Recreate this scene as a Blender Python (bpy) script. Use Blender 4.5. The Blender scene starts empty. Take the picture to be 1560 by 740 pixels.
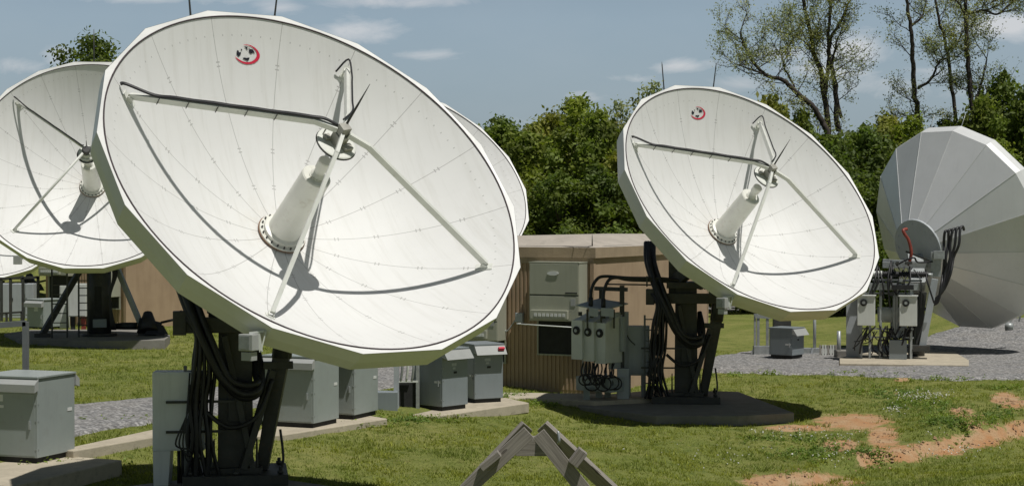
import bpy, bmesh, math, random
import numpy as np
from mathutils import Vector, Matrix, noise as mnoise
random.seed(7); RNG = np.random.default_rng(7)
S = bpy.context.scene
COL = S.collection
PI = math.pi
F, HOR, CZ = 2700.0, 330.0, 4.5          # focal length in photo pixels, horizon row, camera height
PITCH = math.atan((370 - HOR) / F)

# ------------------------------------------------------------------ camera
cam = bpy.data.cameras.new('camera'); camo = bpy.data.objects.new('camera', cam); COL.objects.link(camo)
cam.sensor_width = 36; cam.sensor_fit = 'HORIZONTAL'; cam.lens = F / 1560 * 36
camo.location = (0, 0, CZ); camo.rotation_euler = (PI / 2 - PITCH, 0, 0)
cam.clip_start = 0.5; cam.clip_end = 3000
S.camera = camo

def W(px, py, d):
    """world point at depth d (metres along +Y) seen at a pixel of the photo"""
    c, s = math.cos(PITCH), math.sin(PITCH)
    x = (px - 780) / F; u = (370 - py) / F
    D = Vector((x, c + u * s, -s + u * c)); D /= D.y
    p = D * d
    return Vector((p.x, p.y, p.z + CZ))
def Gz(px, py, z):
    p = W(px, py, 1.0); k = (z - CZ) / (p.z - CZ)
    return Vector((p.x * k, k, z))
def topix(P):
    c, s = math.cos(PITCH), math.sin(PITCH)
    P = np.asarray(P, float); x = P[..., 0]; z = P[..., 2] - CZ
    d = P[..., 1] * c - z * s; u = P[..., 1] * s + z * c
    return 780 + F * x / d, 370 - F * u / d

# ------------------------------------------------------------------ materials
def newmat(name):
    m = bpy.data.materials.new(name); m.use_nodes = True
    nt = m.node_tree; b = nt.nodes['Principled BSDF']
    return m, nt, b
def nd(nt, t, **kw):
    n = nt.nodes.new(t)
    for k, v in kw.items(): setattr(n, k, v)
    return n
def mixc(nt, fac, a, b, typ='MIX'):
    n = nd(nt, 'ShaderNodeMix', data_type='RGBA', blend_type=typ)
    for sock, v in ((n.inputs[0], fac), (n.inputs[6], a), (n.inputs[7], b)):
        if isinstance(v, (int, float)): sock.default_value = v
        elif isinstance(v, tuple): sock.default_value = (*v, 1)
        else: nt.links.new(v, sock)
    return n.outputs[2]
def math_(nt, op, a, b=None, c=None, clamp=False):
    n = nd(nt, 'ShaderNodeMath', operation=op); n.use_clamp = clamp
    for i, v in enumerate((a, b, c)):
        if v is None: continue
        if isinstance(v, (int, float)): n.inputs[i].default_value = v
        else: nt.links.new(v, n.inputs[i])
    return n.outputs[0]
def noise_(nt, vec, scale, detail=4, rough=.55, dist=0):
    n = nd(nt, 'ShaderNodeTexNoise'); n.inputs['Scale'].default_value = scale
    n.inputs['Detail'].default_value = detail; n.inputs['Roughness'].default_value = rough
    n.inputs['Distortion'].default_value = dist
    if vec is not None: nt.links.new(vec, n.inputs['Vector'])
    return n.outputs['Fac']
def mapv(nt, vec, scale):
    n = nd(nt, 'ShaderNodeMapping'); n.inputs['Scale'].default_value = scale
    nt.links.new(vec, n.inputs['Vector']); return n.outputs[0]
def ramp(nt, fac, p0, p1, c0=(0, 0, 0), c1=(1, 1, 1)):
    n = nd(nt, 'ShaderNodeValToRGB'); e = n.color_ramp.elements
    e[0].position = p0; e[0].color = (*c0, 1); e[1].position = p1; e[1].color = (*c1, 1)
    nt.links.new(fac, n.inputs[0]); return n.outputs[0]
def bump(nt, b, h, strength, dist):
    n = nd(nt, 'ShaderNodeBump'); n.inputs['Strength'].default_value = strength; n.inputs['Distance'].default_value = dist
    nt.links.new(h, n.inputs['Height']); nt.links.new(n.outputs[0], b.inputs['Normal'])
def pmat(name, col, rough=.55, var=.12, scale=3., bumpd=0., bscale=30., metal=0., streak=0., dirt=None, dirtamt=.35):
    m, nt, b = newmat(name)
    tc = nd(nt, 'ShaderNodeTexCoord').outputs['Object']
    nz = noise_(nt, tc, scale, 5, .6)
    dk = tuple(c * (1 - var) for c in col); lt = tuple(min(1, c * (1 + var)) for c in col)
    c = ramp(nt, nz, .3, .7, dk, lt)
    if streak:
        s = noise_(nt, mapv(nt, tc, (9, 9, .7)), 1.0, 4, .6)
        c = mixc(nt, math_(nt, 'MULTIPLY', ramp(nt, s, .52, .75), streak), c, tuple(x * .45 for x in col))
    if dirt:
        s = noise_(nt, tc, scale * 2.3, 6, .7)
        c = mixc(nt, math_(nt, 'MULTIPLY', ramp(nt, s, .55, .68), dirtamt), c, dirt)
    nt.links.new(c, b.inputs['Base Color'])
    b.inputs['Roughness'].default_value = rough; b.inputs['Metallic'].default_value = metal
    if bumpd: bump(nt, b, noise_(nt, tc, bscale, 5, .6), .6, bumpd)
    return m
M = {}
M['white'] = pmat('white_paint', (.72, .72, .69), .5, .03, 1.5, streak=.12, dirt=(.42, .40, .34), dirtamt=.12)
M['shell'] = pmat('aluminium_white_paint', (.66, .67, .67), .38, .05, .7, streak=.08, dirt=(.4, .38, .33), dirtamt=.15)
M['alu'] = pmat('painted_aluminium_panel', (.74, .745, .75), .34, .05, .7, streak=.08, metal=.2)
M['lip'] = pmat('rim_white_paint', (.78, .78, .76), .45, .03, 2)
M['feed'] = pmat('cream_feed_paint', (.69, .69, .63), .42, .06, 3, dirt=(.35, .28, .18), dirtamt=.25)
M['strut'] = pmat('strut_cream_paint', (.68, .69, .64), .45, .06, 4, dirt=(.36, .32, .24), dirtamt=.2)
M['black'] = pmat('black_rubber', (.018, .018, .02), .5, .3, 6)
M['gasket'] = pmat('dark_gasket', (.045, .03, .035), .7, .3, 6)
M['dsteel'] = pmat('weathered_dark_steel', (.045, .047, .044), .55, .3, 4, streak=.3, dirt=(.12, .075, .05), dirtamt=.4)
M['dsteel2'] = pmat('grey_painted_steel', (.14, .15, .16), .5, .1, 4)
M['galv'] = pmat('galvanised_steel', (.36, .38, .38), .45, .18, 9, metal=.35, streak=.2)
M['cab'] = pmat('cabinet_grey_green_paint', (.30, .335, .325), .45, .05, 1.6, streak=.12, dirt=(.22, .21, .18), dirtamt=.2)
M['cabd'] = pmat('cabinet_blue_grey_paint', (.22, .25, .265), .42, .05, 1.6, streak=.15)
M['hood'] = pmat('hood_pale_paint', (.36, .37, .36), .45, .06, 3)
M['wbox'] = pmat('white_box_paint', (.62, .64, .60), .45, .05, 3, streak=.15)
M['lgrey'] = pmat('light_grey_paint', (.40, .43, .45), .5, .06, 2, streak=.2)
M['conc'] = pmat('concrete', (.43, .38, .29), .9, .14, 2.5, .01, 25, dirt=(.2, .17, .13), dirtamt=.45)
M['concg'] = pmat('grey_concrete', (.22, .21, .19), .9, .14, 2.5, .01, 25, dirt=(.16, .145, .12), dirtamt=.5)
M['roof'] = pmat('concrete_roof', (.40, .36, .31), .9, .12, 1.5, .01, 20, dirt=(.22, .2, .17), dirtamt=.4)
M['fascia'] = pmat('fascia_concrete', (.37, .285, .19), .9, .10, 2, .01, 25, streak=.25)
M['ac'] = pmat('beige_unit_paint', (.36, .365, .29), .5, .05, 2, streak=.15)
M['wood'] = None; M['wood2'] = pmat('grey_timber', (.3, .28, .25), .85, .2, 6)
M['red'] = pmat('red_vinyl', (.62, .02, .06), .5, .05, 5)
M['ink'] = pmat('black_vinyl', (.012, .012, .02), .5, .05, 5)
M['redp'] = pmat('red_oxide_hose', (.25, .045, .03), .5, .3, 6)
M['sign'] = pmat('pale_sticker', (.66, .67, .66), .5, .05, 5)
M['lens'] = pmat('lamp_glass', (.22, .24, .24), .15, .2, 12)
M['pale'] = pmat('pale_grey_paint', (.74, .77, .78), .5, .05, 2, streak=.2)
M['dark'] = pmat('dark_void', (.02, .021, .02), .8, .3, 6)

def reflector_mat(N, bolts):
    m, nt, b = newmat('reflector_white_paint')
    uv = nd(nt, 'ShaderNodeUVMap', uv_map='polar').outputs[0]
    sx = nd(nt, 'ShaderNodeSeparateXYZ'); nt.links.new(uv, sx.inputs[0])
    u, rho = sx.outputs[0], sx.outputs[1]
    fu = math_(nt, 'SUBTRACT', math_(nt, 'FRACT', u), .5)
    dist = math_(nt, 'MULTIPLY', math_(nt, 'MULTIPLY', math_(nt, 'ABSOLUTE', fu), rho), 2 * PI / N)
    seam = math_(nt, 'LESS_THAN', dist, .0065)
    fr = math_(nt, 'ABSOLUTE', math_(nt, 'SUBTRACT', math_(nt, 'FRACT', math_(nt, 'MULTIPLY', rho, 1.55)), .5))
    near = math_(nt, 'LESS_THAN', dist, .035)
    dots = math_(nt, 'MULTIPLY', near, math_(nt, 'LESS_THAN', math_(nt, 'ABSOLUTE', math_(nt, 'SUBTRACT', fr, .045)), .014))
    # row of small fasteners round the edge
    fe = math_(nt, 'ABSOLUTE', math_(nt, 'SUBTRACT', math_(nt, 'FRACT', math_(nt, 'MULTIPLY', u, 7)), .5))
    edge = math_(nt, 'MULTIPLY', math_(nt, 'LESS_THAN', fe, .05), math_(nt, 'LESS_THAN', math_(nt, 'ABSOLUTE', math_(nt, 'SUBTRACT', rho, 3.28)), .012))
    uv2 = nd(nt, 'ShaderNodeUVMap', uv_map='flat').outputs[0]
    mask = math_(nt, 'MAXIMUM', math_(nt, 'MULTIPLY', seam, .42), math_(nt, 'MAXIMUM', math_(nt, 'MULTIPLY', dots, .45), math_(nt, 'MULTIPLY', edge, .4)))
    big = noise_(nt, uv2, .9, 4, .6)
    c = ramp(nt, big, .3, .72, (.69, .69, .675), (.73, .73, .715))
    st = noise_(nt, mapv(nt, uv2, (7, .6, 1)), 1, 5, .65)
    c = mixc(nt, math_(nt, 'MULTIPLY', ramp(nt, st, .5, .8), .34), c, (.46, .45, .40))
    sp = noise_(nt, uv2, 26, 2, .5)
    zone = ramp(nt, noise_(nt, uv2, .7, 2, .5), .48, .6)
    c = mixc(nt, math_(nt, 'MULTIPLY', math_(nt, 'MULTIPLY', ramp(nt, sp, .70, .73), zone), .35), c, (.4, .38, .33))
    # grime near the hub
    hub = math_(nt, 'SUBTRACT', 1.0, math_(nt, 'MULTIPLY', math_(nt, 'SUBTRACT', rho, .35), 1.6), clamp=True)
    c = mixc(nt, math_(nt, 'MULTIPLY', math_(nt, 'MULTIPLY', hub, ramp(nt, noise_(nt, uv2, 5, 4, .7), .4, .65)), .25), c, (.48, .42, .32))
    c = mixc(nt, mask, c, (.10, .09, .08))
    nt.links.new(c, b.inputs['Base Color']); b.inputs['Roughness'].default_value = .55
    b.inputs['Specular IOR Level'].default_value = .35
    bump(nt, b, noise_(nt, uv2, 1.3, 2, .5), .25, .03)
    return m
M['refl'] = reflector_mat(16, True); M['refl20'] = reflector_mat(20, True)

def wood_mat():
    m, nt, b = newmat('weathered_wood')
    tc = nd(nt, 'ShaderNodeUVMap', uv_map='grain').outputs[0]
    g = noise_(nt, mapv(nt, tc, (2.5, 70, 1)), 1, 6, .65, .5)
    c = ramp(nt, g, .25, .75, (.12, .105, .09), (.36, .33, .29))
    k = nd(nt, 'ShaderNodeTexVoronoi'); k.inputs['Scale'].default_value = 1; nt.links.new(mapv(nt, tc, (3.5, 12, 1)), k.inputs['Vector'])
    c = mixc(nt, math_(nt, 'MULTIPLY', math_(nt, 'LESS_THAN', k.outputs['Distance'], .14), .7), c, (.05, .04, .035))
    nt.links.new(c, b.inputs['Base Color']); b.inputs['Roughness'].default_value = .85
    bump(nt, b, g, .5, .004)
    return m
M['wood'] = wood_mat()

def wall_mat():
    m, nt, b = newmat('tan_shelter_wall')
    tc = nd(nt, 'ShaderNodeTexCoord').outputs['Object']
    c = ramp(nt, noise_(nt, tc, 1.4, 5, .6), .3, .7, (.35, .25, .165), (.43, .315, .21))
    s = noise_(nt, mapv(nt, tc, (5, 5, .5)), 1, 5, .6)
    c = mixc(nt, math_(nt, 'MULTIPLY', ramp(nt, s, .5, .75), .3), c, (.26, .17, .10))
    nt.links.new(c, b.inputs['Base Color']); b.inputs['Roughness'].default_value = .9
    bump(nt, b, noise_(nt, tc, 40, 5, .6), .5, .01)
    return m
M['wall'] = wall_mat()

def leaf_mat(name, col, tr=.35):
    m, nt, b = newmat(name)
    at = nd(nt, 'ShaderNodeAttribute', attribute_name='tint')
    c = ramp(nt, at.outputs['Fac'], 0, 1, tuple(x * .55 for x in col), tuple(x * 1.5 for x in col))
    n = noise_(nt, nd(nt, 'ShaderNodeTexCoord').outputs['Object'], .55, 3, .6)
    c = mixc(nt, ramp(nt, n, .42, .62), c, mixc(nt, 1.0, c, (1.35, 1.2, .8), 'MULTIPLY'))
    nt.links.new(c, b.inputs['Base Color']); b.inputs['Roughness'].default_value = .6
    b.inputs['Specular IOR Level'].default_value = .25
    t = nd(nt, 'ShaderNodeBsdfTranslucent'); nt.links.new(mixc(nt, 1.0, c, (1.5, 1.7, .7), 'MULTIPLY'), t.inputs[0])
    mx = nd(nt, 'ShaderNodeMixShader'); mx.inputs[0].default_value = tr
    nt.links.new(b.outputs[0], mx.inputs[1]); nt.links.new(t.outputs[0], mx.inputs[2])
    nt.links.new(mx.outputs[0], nt.nodes['Material Output'].inputs[0])
    return m
M['leaf1'] = leaf_mat('leaf_mid_green', (.155, .20, .042))
M['leaf2'] = leaf_mat('leaf_dark_green', (.095, .135, .034))
M['leaf3'] = leaf_mat('leaf_olive_green', (.195, .215, .06))
M['leaf4'] = leaf_mat('leaf_spring_green', (.26, .29, .15), .3)
M['grass'] = leaf_mat('grass_blade', (.21, .25, .055), .25)
M['weed'] = leaf_mat('weed_leaf', (.15, .22, .055), .3)
M['clover'] = pmat('clover_white', (.7, .7, .62), .7, .1, 8)
M['bark'] = pmat('grey_brown_bark', (.05, .04, .033), .9, .35, 5, .02, 12)

def gravel_mat():
    m, nt, b = newmat('grey_gravel')
    tc = nd(nt, 'ShaderNodeTexCoord').outputs['Object']
    v = nd(nt, 'ShaderNodeTexVoronoi'); v.inputs['Scale'].default_value = 13; nt.links.new(tc, v.inputs['Vector'])
    r = nd(nt, 'ShaderNodeSeparateColor'); nt.links.new(v.outputs['Color'], r.inputs[0])
    c = ramp(nt, r.outputs[0], .0, 1, (.12, .122, .125), (.44, .43, .42))
    n = noise_(nt, tc, 1.1, 5, .65)
    c = mixc(nt, math_(nt, 'MULTIPLY', ramp(nt, n, .4, .66), .35), c, (.36, .33, .29))
    c = mixc(nt, math_(nt, 'MULTIPLY', ramp(nt, v.outputs['Distance'], .35, .62), .5), c, (.07, .068, .065))
    nt.links.new(c, b.inputs['Base Color']); b.inputs['Roughness'].default_value = .9
    bump(nt, b, math_(nt, 'SUBTRACT', 1.0, v.outputs['Distance']), .9, .04)
    return m
M['gravel'] = gravel_mat()

def ground_mat():
    m, nt, b = newmat('lawn_and_clay')
    tc = nd(nt, 'ShaderNodeTexCoord').outputs['Object']
    big = noise_(nt, tc, .35, 5, .6, .4); mid = noise_(nt, tc, 2.2, 6, .7, .3); fine = noise_(nt, mapv(nt, tc, (1, .6, 1)), 22, 6, .75)
    c = ramp(nt, fine, .3, .7, (.085, .105, .024), (.235, .265, .07))
    c = mixc(nt, math_(nt, 'MULTIPLY', ramp(nt, big, .42, .62), .55), c, (.27, .26, .09))
    c = mixc(nt, math_(nt, 'MULTIPLY', ramp(nt, mid, .50, .66), .6), c, (.065, .10, .022))
    c = mixc(nt, math_(nt, 'MULTIPLY', ramp(nt, noise_(nt, tc, 4.5, 5, .7), .56, .7), .45), c, (.33, .27, .13))
    at = nd(nt, 'ShaderNodeAttribute', attribute_name='dirt').outputs['Fac']
    e = math_(nt, 'ADD', at, math_(nt, 'MULTIPLY', math_(nt, 'SUBTRACT', noise_(nt, tc, 3.4, 9, .8), .5), 1.7))
    dm = ramp(nt, e, .40, .58)
    d = ramp(nt, noise_(nt, tc, 1.6, 6, .7), .35, .68, (.44, .225, .105), (.48, .35, .215))
    d = mixc(nt, math_(nt, 'MULTIPLY', ramp(nt, noise_(nt, tc, 14, 5, .7), .5, .7), .5), d, (.24, .14, .07))
    c = mixc(nt, dm, c, d)
    nt.links.new(c, b.inputs['Base Color']); b.inputs['Roughness'].default_value = .95
    b.inputs['Specular IOR Level'].default_value = .1
    bump(nt, b, fine, .8, .05)
    return m
M['ground'] = ground_mat()

# ------------------------------------------------------------------ mesh builder
class MB:
    def __init__(s): s.v = []; s.f = []; s.sm = []; s.uv = []
    def add(s, vs, fs, smooth=False):
        o = len(s.v); s.v += [tuple(v) for v in vs]; s.f += [tuple(i + o for i in f) for f in fs]; s.sm += [smooth] * len(fs)
        return s
    def box(s, c, size, R=None, taper=1.0):
        c = Vector(c); hx, hy, hz = (x / 2 for x in size); vs = []
        for z in (-1, 1):
            t = taper if z > 0 else 1
            for x, y in ((-1, -1), (1, -1), (1, 1), (-1, 1)):
                p = Vector((x * hx * t, y * hy * t, z * hz)); vs.append(c + (R @ p if R else p))
        return s.add(vs, [(3, 2, 1, 0), (4, 5, 6, 7), (0, 1, 5, 4), (1, 2, 6, 5), (2, 3, 7, 6), (3, 0, 4, 7)])
    def beam(s, a, b, w, h=None, up=(0, 0, 1), w2=None):
        a = Vector(a); b = Vector(b); h = h or w; d = (b - a).normalized(); up = Vector(up)
        if abs(d.dot(up)) > .98: up = Vector((0, 1, 0))
        x = d.cross(up).normalized(); z = x.cross(d); k = (w2 or w) / w; vs = []
        for p, q in ((a, 1), (b, k)):
            for i, j in ((-1, -1), (1, -1), (1, 1), (-1, 1)): vs.append(p + x * i * w / 2 * q + z * j * h / 2 * q)
        return s.add(vs, [(3, 2, 1, 0), (4, 5, 6, 7), (0, 1, 5, 4), (1, 2, 6, 5), (2, 3, 7, 6), (3, 0, 4, 7)])
    def tube(s, pts, r, seg=8, cap=True):
        pts = [Vector(p) for p in pts]; n = len(pts); rs = r if isinstance(r, (list, tuple)) else [r] * n
        prev = None; vs = []
        for i, p in enumerate(pts):
            d = (pts[min(i + 1, n - 1)] - pts[max(i - 1, 0)]).normalized()
            if prev is None:
                x = d.cross(Vector((0, 0, 1)));
                if x.length < .05: x = d.cross(Vector((0, 1, 0)))
            else: x = prev - d * prev.dot(d)
            x.normalize(); y = d.cross(x); prev = x
            for k in range(seg):
                a = 2 * PI * k / seg; vs.append(p + (x * math.cos(a) + y * math.sin(a)) * rs[i])
        fs = [(i * seg + k, i * seg + (k + 1) % seg, (i + 1) * seg + (k + 1) % seg, (i + 1) * seg + k) for i in range(n - 1) for k in range(seg)]
        s.add(vs, fs, True)
        if cap:
            o = len(s.v) - len(vs)
            s.f += [tuple(o + k for k in range(seg))[::-1], tuple(o + (n - 1) * seg + k for k in range(seg))]; s.sm += [False] * 2
        return s
    def lathe(s, prof, fr, seg=32, smooth=True, close=False):
        """prof: list of (r, h); fr: function (a, b, h) -> point. each span is its own ring pair, so edges stay crisp"""
        for (r0, h0), (r1, h1) in zip(prof[:-1], prof[1:]):
            vs = [fr(r * math.cos(2 * PI * k / seg), r * math.sin(2 * PI * k / seg), h) for r, h in ((r0, h0), (r1, h1)) for k in range(seg)]
            s.add(vs, [(k, (k + 1) % seg, seg + (k + 1) % seg, seg + k) for k in range(seg)], smooth)
        return s
    def poly(s, top, thick):
        """slab: outline at its top, extruded down"""
        n = len(top); top = [Vector(p) for p in top]
        ar = sum(top[i].x * top[(i + 1) % n].y - top[(i + 1) % n].x * top[i].y for i in range(n))
        if ar < 0: top = top[::-1]
        bt = [p - Vector((0, 0, thick)) for p in top]
        fs = [tuple(range(n)), tuple(range(2 * n - 1, n - 1, -1))] + [(i, n + i, n + (i + 1) % n, (i + 1) % n) for i in range(n)]
        return s.add(top + bt, fs)
    def build(s, name, mat, parent=None, bevel=0, label=None):
        me = bpy.data.meshes.new(name)
        o = bpy.data.objects.new(name, me); COL.objects.link(o)
        off = Vector((0, 0, 0)); q = parent
        while q is not None: off += q.location; q = q.parent
        if parent is None:
            vv = np.array(s.v); off = Vector((float(vv[:, 0].mean()), float(vv[:, 1].mean()), float(vv[:, 2].min()))); o.location = off
        else: o.parent = parent
        me.from_pydata([(v[0] - off.x, v[1] - off.y, v[2] - off.z) for v in s.v], [], s.f)
        me.polygons.foreach_set('use_smooth', s.sm)
        me.materials.append(M[mat] if isinstance(mat, str) else mat)
        if bevel:
            b = o.modifiers.new('bevel', 'BEVEL'); b.width = bevel; b.segments = 2; b.limit_method = 'ANGLE'; b.harden_normals = False
        me.update()
        if label: o['label'] = label
        return o
def tag(o, label=None, cat=None, group=None, kind=None):
    if label: o['label'] = label
    if cat: o['category'] = cat
    if group: o['group'] = group
    if kind: o['kind'] = kind
    return o
def thing(name, loc, label, cat, group=None):
    o = bpy.data.objects.new(name, None); COL.objects.link(o); o.location = loc; o.empty_display_size = .2
    return tag(o, label, cat, group)
def smooth_path(pts, n=6):
    P = [Vector(p) for p in pts]; out = []
    for i in range(len(P) - 1):
        p0 = P[max(i - 1, 0)]; p1 = P[i]; p2 = P[i + 1]; p3 = P[min(i + 2, len(P) - 1)]
        for k in range(n):
            t = k / n
            out.append(.5 * ((2 * p1) + (p2 - p0) * t + (2 * p0 - 5 * p1 + 4 * p2 - p3) * t * t + (3 * p1 - p0 - 3 * p2 + p3) * t ** 3))
    out.append(P[-1]); return out

# ------------------------------------------------------------------ terrain
ctrl = [Gz(*a) for a in (
    (365, 738, -.42), (60, 716, .03), (180, 688, .10), (330, 680, .0), (130, 604, .25), (130, 530, .5), (250, 500, .55), (470, 658, -.04), (545, 644, -.03),
    (660, 630, -.05), (738, 616, -.1), (905, 604, -.38), (1045, 645, -.47), (860, 655, -.55), (1230, 655, -.6), (1095, 569, -.3),
    (1200, 572, -.28), (1345, 560, -.25), (1550, 577, -.25), (1200, 500, -.25), (1450, 610, -.34), (1300, 628, -.52), (1460, 648, -.5),
    (1300, 712, -.98), (1450, 692, -.92), (1570, 668, -.85), (1150, 738, -1.0), (1500, 740, -.5), (1320, 770, -.75), (1590, 716, -.5),
    (900, 742, -.6), (700, 742, -.5), (1000, 700, -.62), (550, 742, -.45), (200, 742, -.25), (70, 440, 1.3), (72, 405, 2.2))]
ctrl += [Vector(p) for p in ((0, 14, 1.3), (6, 14, 1.1), (-6, 14, 1.4), (0, 0, 2.9), (-40, 0, 2.9), (40, 0, 2.5), (-60, 60, 1.2), (60, 60, 0), (-60, 130, 3.2), (-20, 130, 1.2), (20, 130, -.2), (60, 130, 0), (0, 100, -.2), (25, 95, -.2), (-28, 100, 2.4), (0, 75, -.1), (12, 70, -.25), (16.5, 64, -.1), (20.5, 70, .6), (23, 64, .3), (22, 78, .5), (-60, 30, 1.5), (50, 35, .2))]
CP = np.array([[p.x, p.y] for p in ctrl]); CH = np.array([p.z for p in ctrl])
def _phi(r2): return .5 * r2 * np.log(r2 + 1e-9)
def _solve():
    n = len(CP); d = ((CP[:, None] - CP[None]) ** 2).sum(-1); K = _phi(d) + np.eye(n) * .5
    Pm = np.c_[np.ones(n), CP]; A = np.block([[K, Pm], [Pm.T, np.zeros((3, 3))]])
    return np.linalg.solve(A, np.r_[CH, 0, 0, 0])
TW = _solve()
_sc = [Gz(*a) for a in ((1150, 738, -.9), (1290, 706, -.85), (1400, 692, -.85), (1500, 672, -.8), (1590, 654, -.75))]
SCX = np.array([p.x for p in _sc]); SCY = np.array([p.y for p in _sc])
def terr(x, y):
    x = np.asarray(x, float); y = np.asarray(y, float)
    xc = np.clip(x, -70, 70); yc = np.clip(y, -5, 140); out = TW[-3] + TW[-2] * xc + TW[-1] * yc
    for (cx, cy), w in zip(CP, TW[:-3]): out = out + w * _phi((xc - cx) ** 2 + (yc - cy) ** 2)
    # small eroded lip above the ditch
    t = yc - np.interp(xc, SCX, SCY) + .25 * np.sin(xc * 2.3) + .15 * np.sin(xc * 5.1 + 1); k = np.clip(t / .45, 0, 1); k = k * k * (3 - 2 * k)
    return out + .20 * k * np.exp(-np.maximum(t - .45, 0) / 1.6) * np.clip((xc - 4.5) / 1.5, 0, 1) * np.clip((24 - xc) / 4, 0, 1) - .06 * np.exp(-((t + .3) / .5) ** 2) * np.clip((xc - 4.5) / 1.5, 0, 1)
def tz(x, y): return float(terr(x, y))
def onground(px, py, z0=-.2):
    z = z0
    for _ in range(12):
        p = Gz(px, py, z); z = .5 * z + .5 * tz(p.x, p.y)
    return Gz(px, py, z)
dirt_blobs = [(1300, 642, 55, 12), (1215, 652, 50, 5), (1345, 665, 24, 18), (1378, 690, 38, 12), (1430, 683, 46, 10), (1480, 672, 44, 10), (1525, 661, 44, 9), (1568, 649, 40, 10), (1330, 690, 30, 7),
              (1230, 730, 60, 11), (1170, 735, 40, 12), (1465, 628, 17, 8), (1480, 640, 22, 9), (1530, 607, 20, 10), (1545, 615, 20, 8), (1375, 578, 12, 3), (1280, 678, 25, 9),
              (1320, 705, 18, 5), (880, 620, 60, 6), (205, 690, 25, 5), (600, 646, 50, 4), (1290, 735, 24, 4), (430, 690, 22, 8), (500, 668, 60, 4), (1060, 655, 30, 4), (225, 535, 60, 3)]
dirt_blobs = [b for b in dirt_blobs if b[0] > 1090]
def make_ground():
    xs = np.r_[[-900, -400, -180, -110], np.linspace(-70, -18, 53)[:-1], np.arange(-18, 20, .22), np.linspace(20, 70, 51), [110, 180, 400, 900]]
    ys = np.r_[[-200, -60, -20], np.linspace(-5, 26, 32)[:-1], np.arange(26, 64, .25), np.linspace(64, 140, 77), [180, 260, 500, 1200]]
    X, Y = np.meshgrid(xs, ys); Z = terr(X, Y)
    rough = np.array([mnoise.noise(Vector((x * .9, y * .9, 0))) * .035 + mnoise.noise(Vector((x * 2.6, y * 2.6, 3))) * .014 if abs(x) < 22 and 24 < y < 66 else 0 for x, y in zip(X.ravel(), Y.ravel())]).reshape(X.shape)
    Z = Z + rough
    nx, ny = len(xs), len(ys); V = np.stack([X, Y, Z], -1).reshape(-1, 3)
    u, v = topix(np.where(V[:, 1:2] > 5, V, np.array([[0, 5, 0]]))); D = np.zeros(len(V))
    for a, b, rx, ry in dirt_blobs:
        D = np.maximum(D, np.exp(-(((u - a) / rx) ** 2 + ((v - b) / ry) ** 2) * .7))
    D[(V[:, 1] < 25) | (V[:, 1] > 70)] = 0
    i, j = np.meshgrid(np.arange(nx - 1), np.arange(ny - 1)); a = (j * nx + i).ravel()
    Fc = np.stack([a, a + 1, a + nx + 1, a + nx], -1)
    me = bpy.data.meshes.new('ground'); me.from_pydata(V.tolist(), [], Fc.tolist())
    at = me.attributes.new('dirt', 'FLOAT', 'POINT'); at.data.foreach_set('value', D.astype(np.float32))
    me.polygons.foreach_set('use_smooth', [True] * len(me.polygons))
    me.materials.append(M['ground']); o = bpy.data.objects.new('ground', me); COL.objects.link(o); o['kind'] = 'structure'
    return o
make_ground()
EXCL = []      # outlines where no grass grows
def resample(P, n):
    P = np.array([[p.x, p.y] for p in P]); s = np.r_[0, np.cumsum(np.hypot(*np.diff(P, axis=0).T))]; t = np.linspace(0, s[-1], n)
    return np.stack([np.interp(t, s, P[:, 0]), np.interp(t, s, P[:, 1])], -1)
def strip(name, near, far, mat='gravel', lift=.02, n=90, m=14, jit=.16):
    A = resample([onground(*p) for p in near], n); B = resample([onground(*p) for p in far], n)
    for k in range(n):
        A[k, 1] += jit * mnoise.noise(Vector((A[k, 0] * 2, 1, 0))) * 2 + jit * .6 * random.uniform(-1, 1)
        B[k, 1] += jit * mnoise.noise(Vector((B[k, 0] * 2, 9, 0))) * 2 + jit * .6 * random.uniform(-1, 1)
    EXCL.append(np.r_[A, B[::-1]])
    vs = []
    for j in range(m):
        t = j / (m - 1); P = A * (1 - t) + B * t; Z = terr(P[:, 0], P[:, 1])
        edge = .06 if j in (0, m - 1) else 0
        for (x, y), z in zip(P, Z):
            r = 0
            if j not in (0, m - 1): r = .035 + mnoise.noise(Vector((x * 1.1, y * 1.1, 5))) * .03
            vs.append((x, y, z + lift - edge + r))
    fs = [(j * n + k, j * n + k + 1, (j + 1) * n + k + 1, (j + 1) * n + k) for j in range(m - 1) for k in range(n - 1)]
    mb = MB(); mb.add(vs, fs, True); o = mb.build(name, mat); o['kind'] = 'structure'; return o
strip('gravel_yard', [(1085, 568), (1200, 571), (1330, 574), (1450, 580), (1620, 577)], [(1085, 545), (1150, 534), (1240, 533), (1300, 529), (1385, 524), (1425, 507), (1475, 493), (1620, 479)], m=40)
strip('gravel_drive', [(-60, 700), (115, 664), (232, 646), (420, 618), (600, 592), (665, 575)], [(-60, 648), (115, 618), (235, 606), (420, 578), (570, 517), (665, 500)], m=26)
strip('gravel_track', [(1060, 476), (1150, 475), (1290, 473), (1440, 473), (1620, 478)], [(1060, 465), (1150, 464), (1290, 462), (1440, 461), (1620, 462)], m=8)
def slab(name, label, pts, z, thick=.35, mat='conc', cat='concrete pad', bevel=.02):
    P = [Gz(px, py, z) for px, py in pts]; EXCL.append(np.array([[p.x, p.y] for p in P]))
    mb = MB().poly(P, thick); o = mb.build(name, mat, bevel=bevel)
    return tag(o, label, cat)
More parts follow.
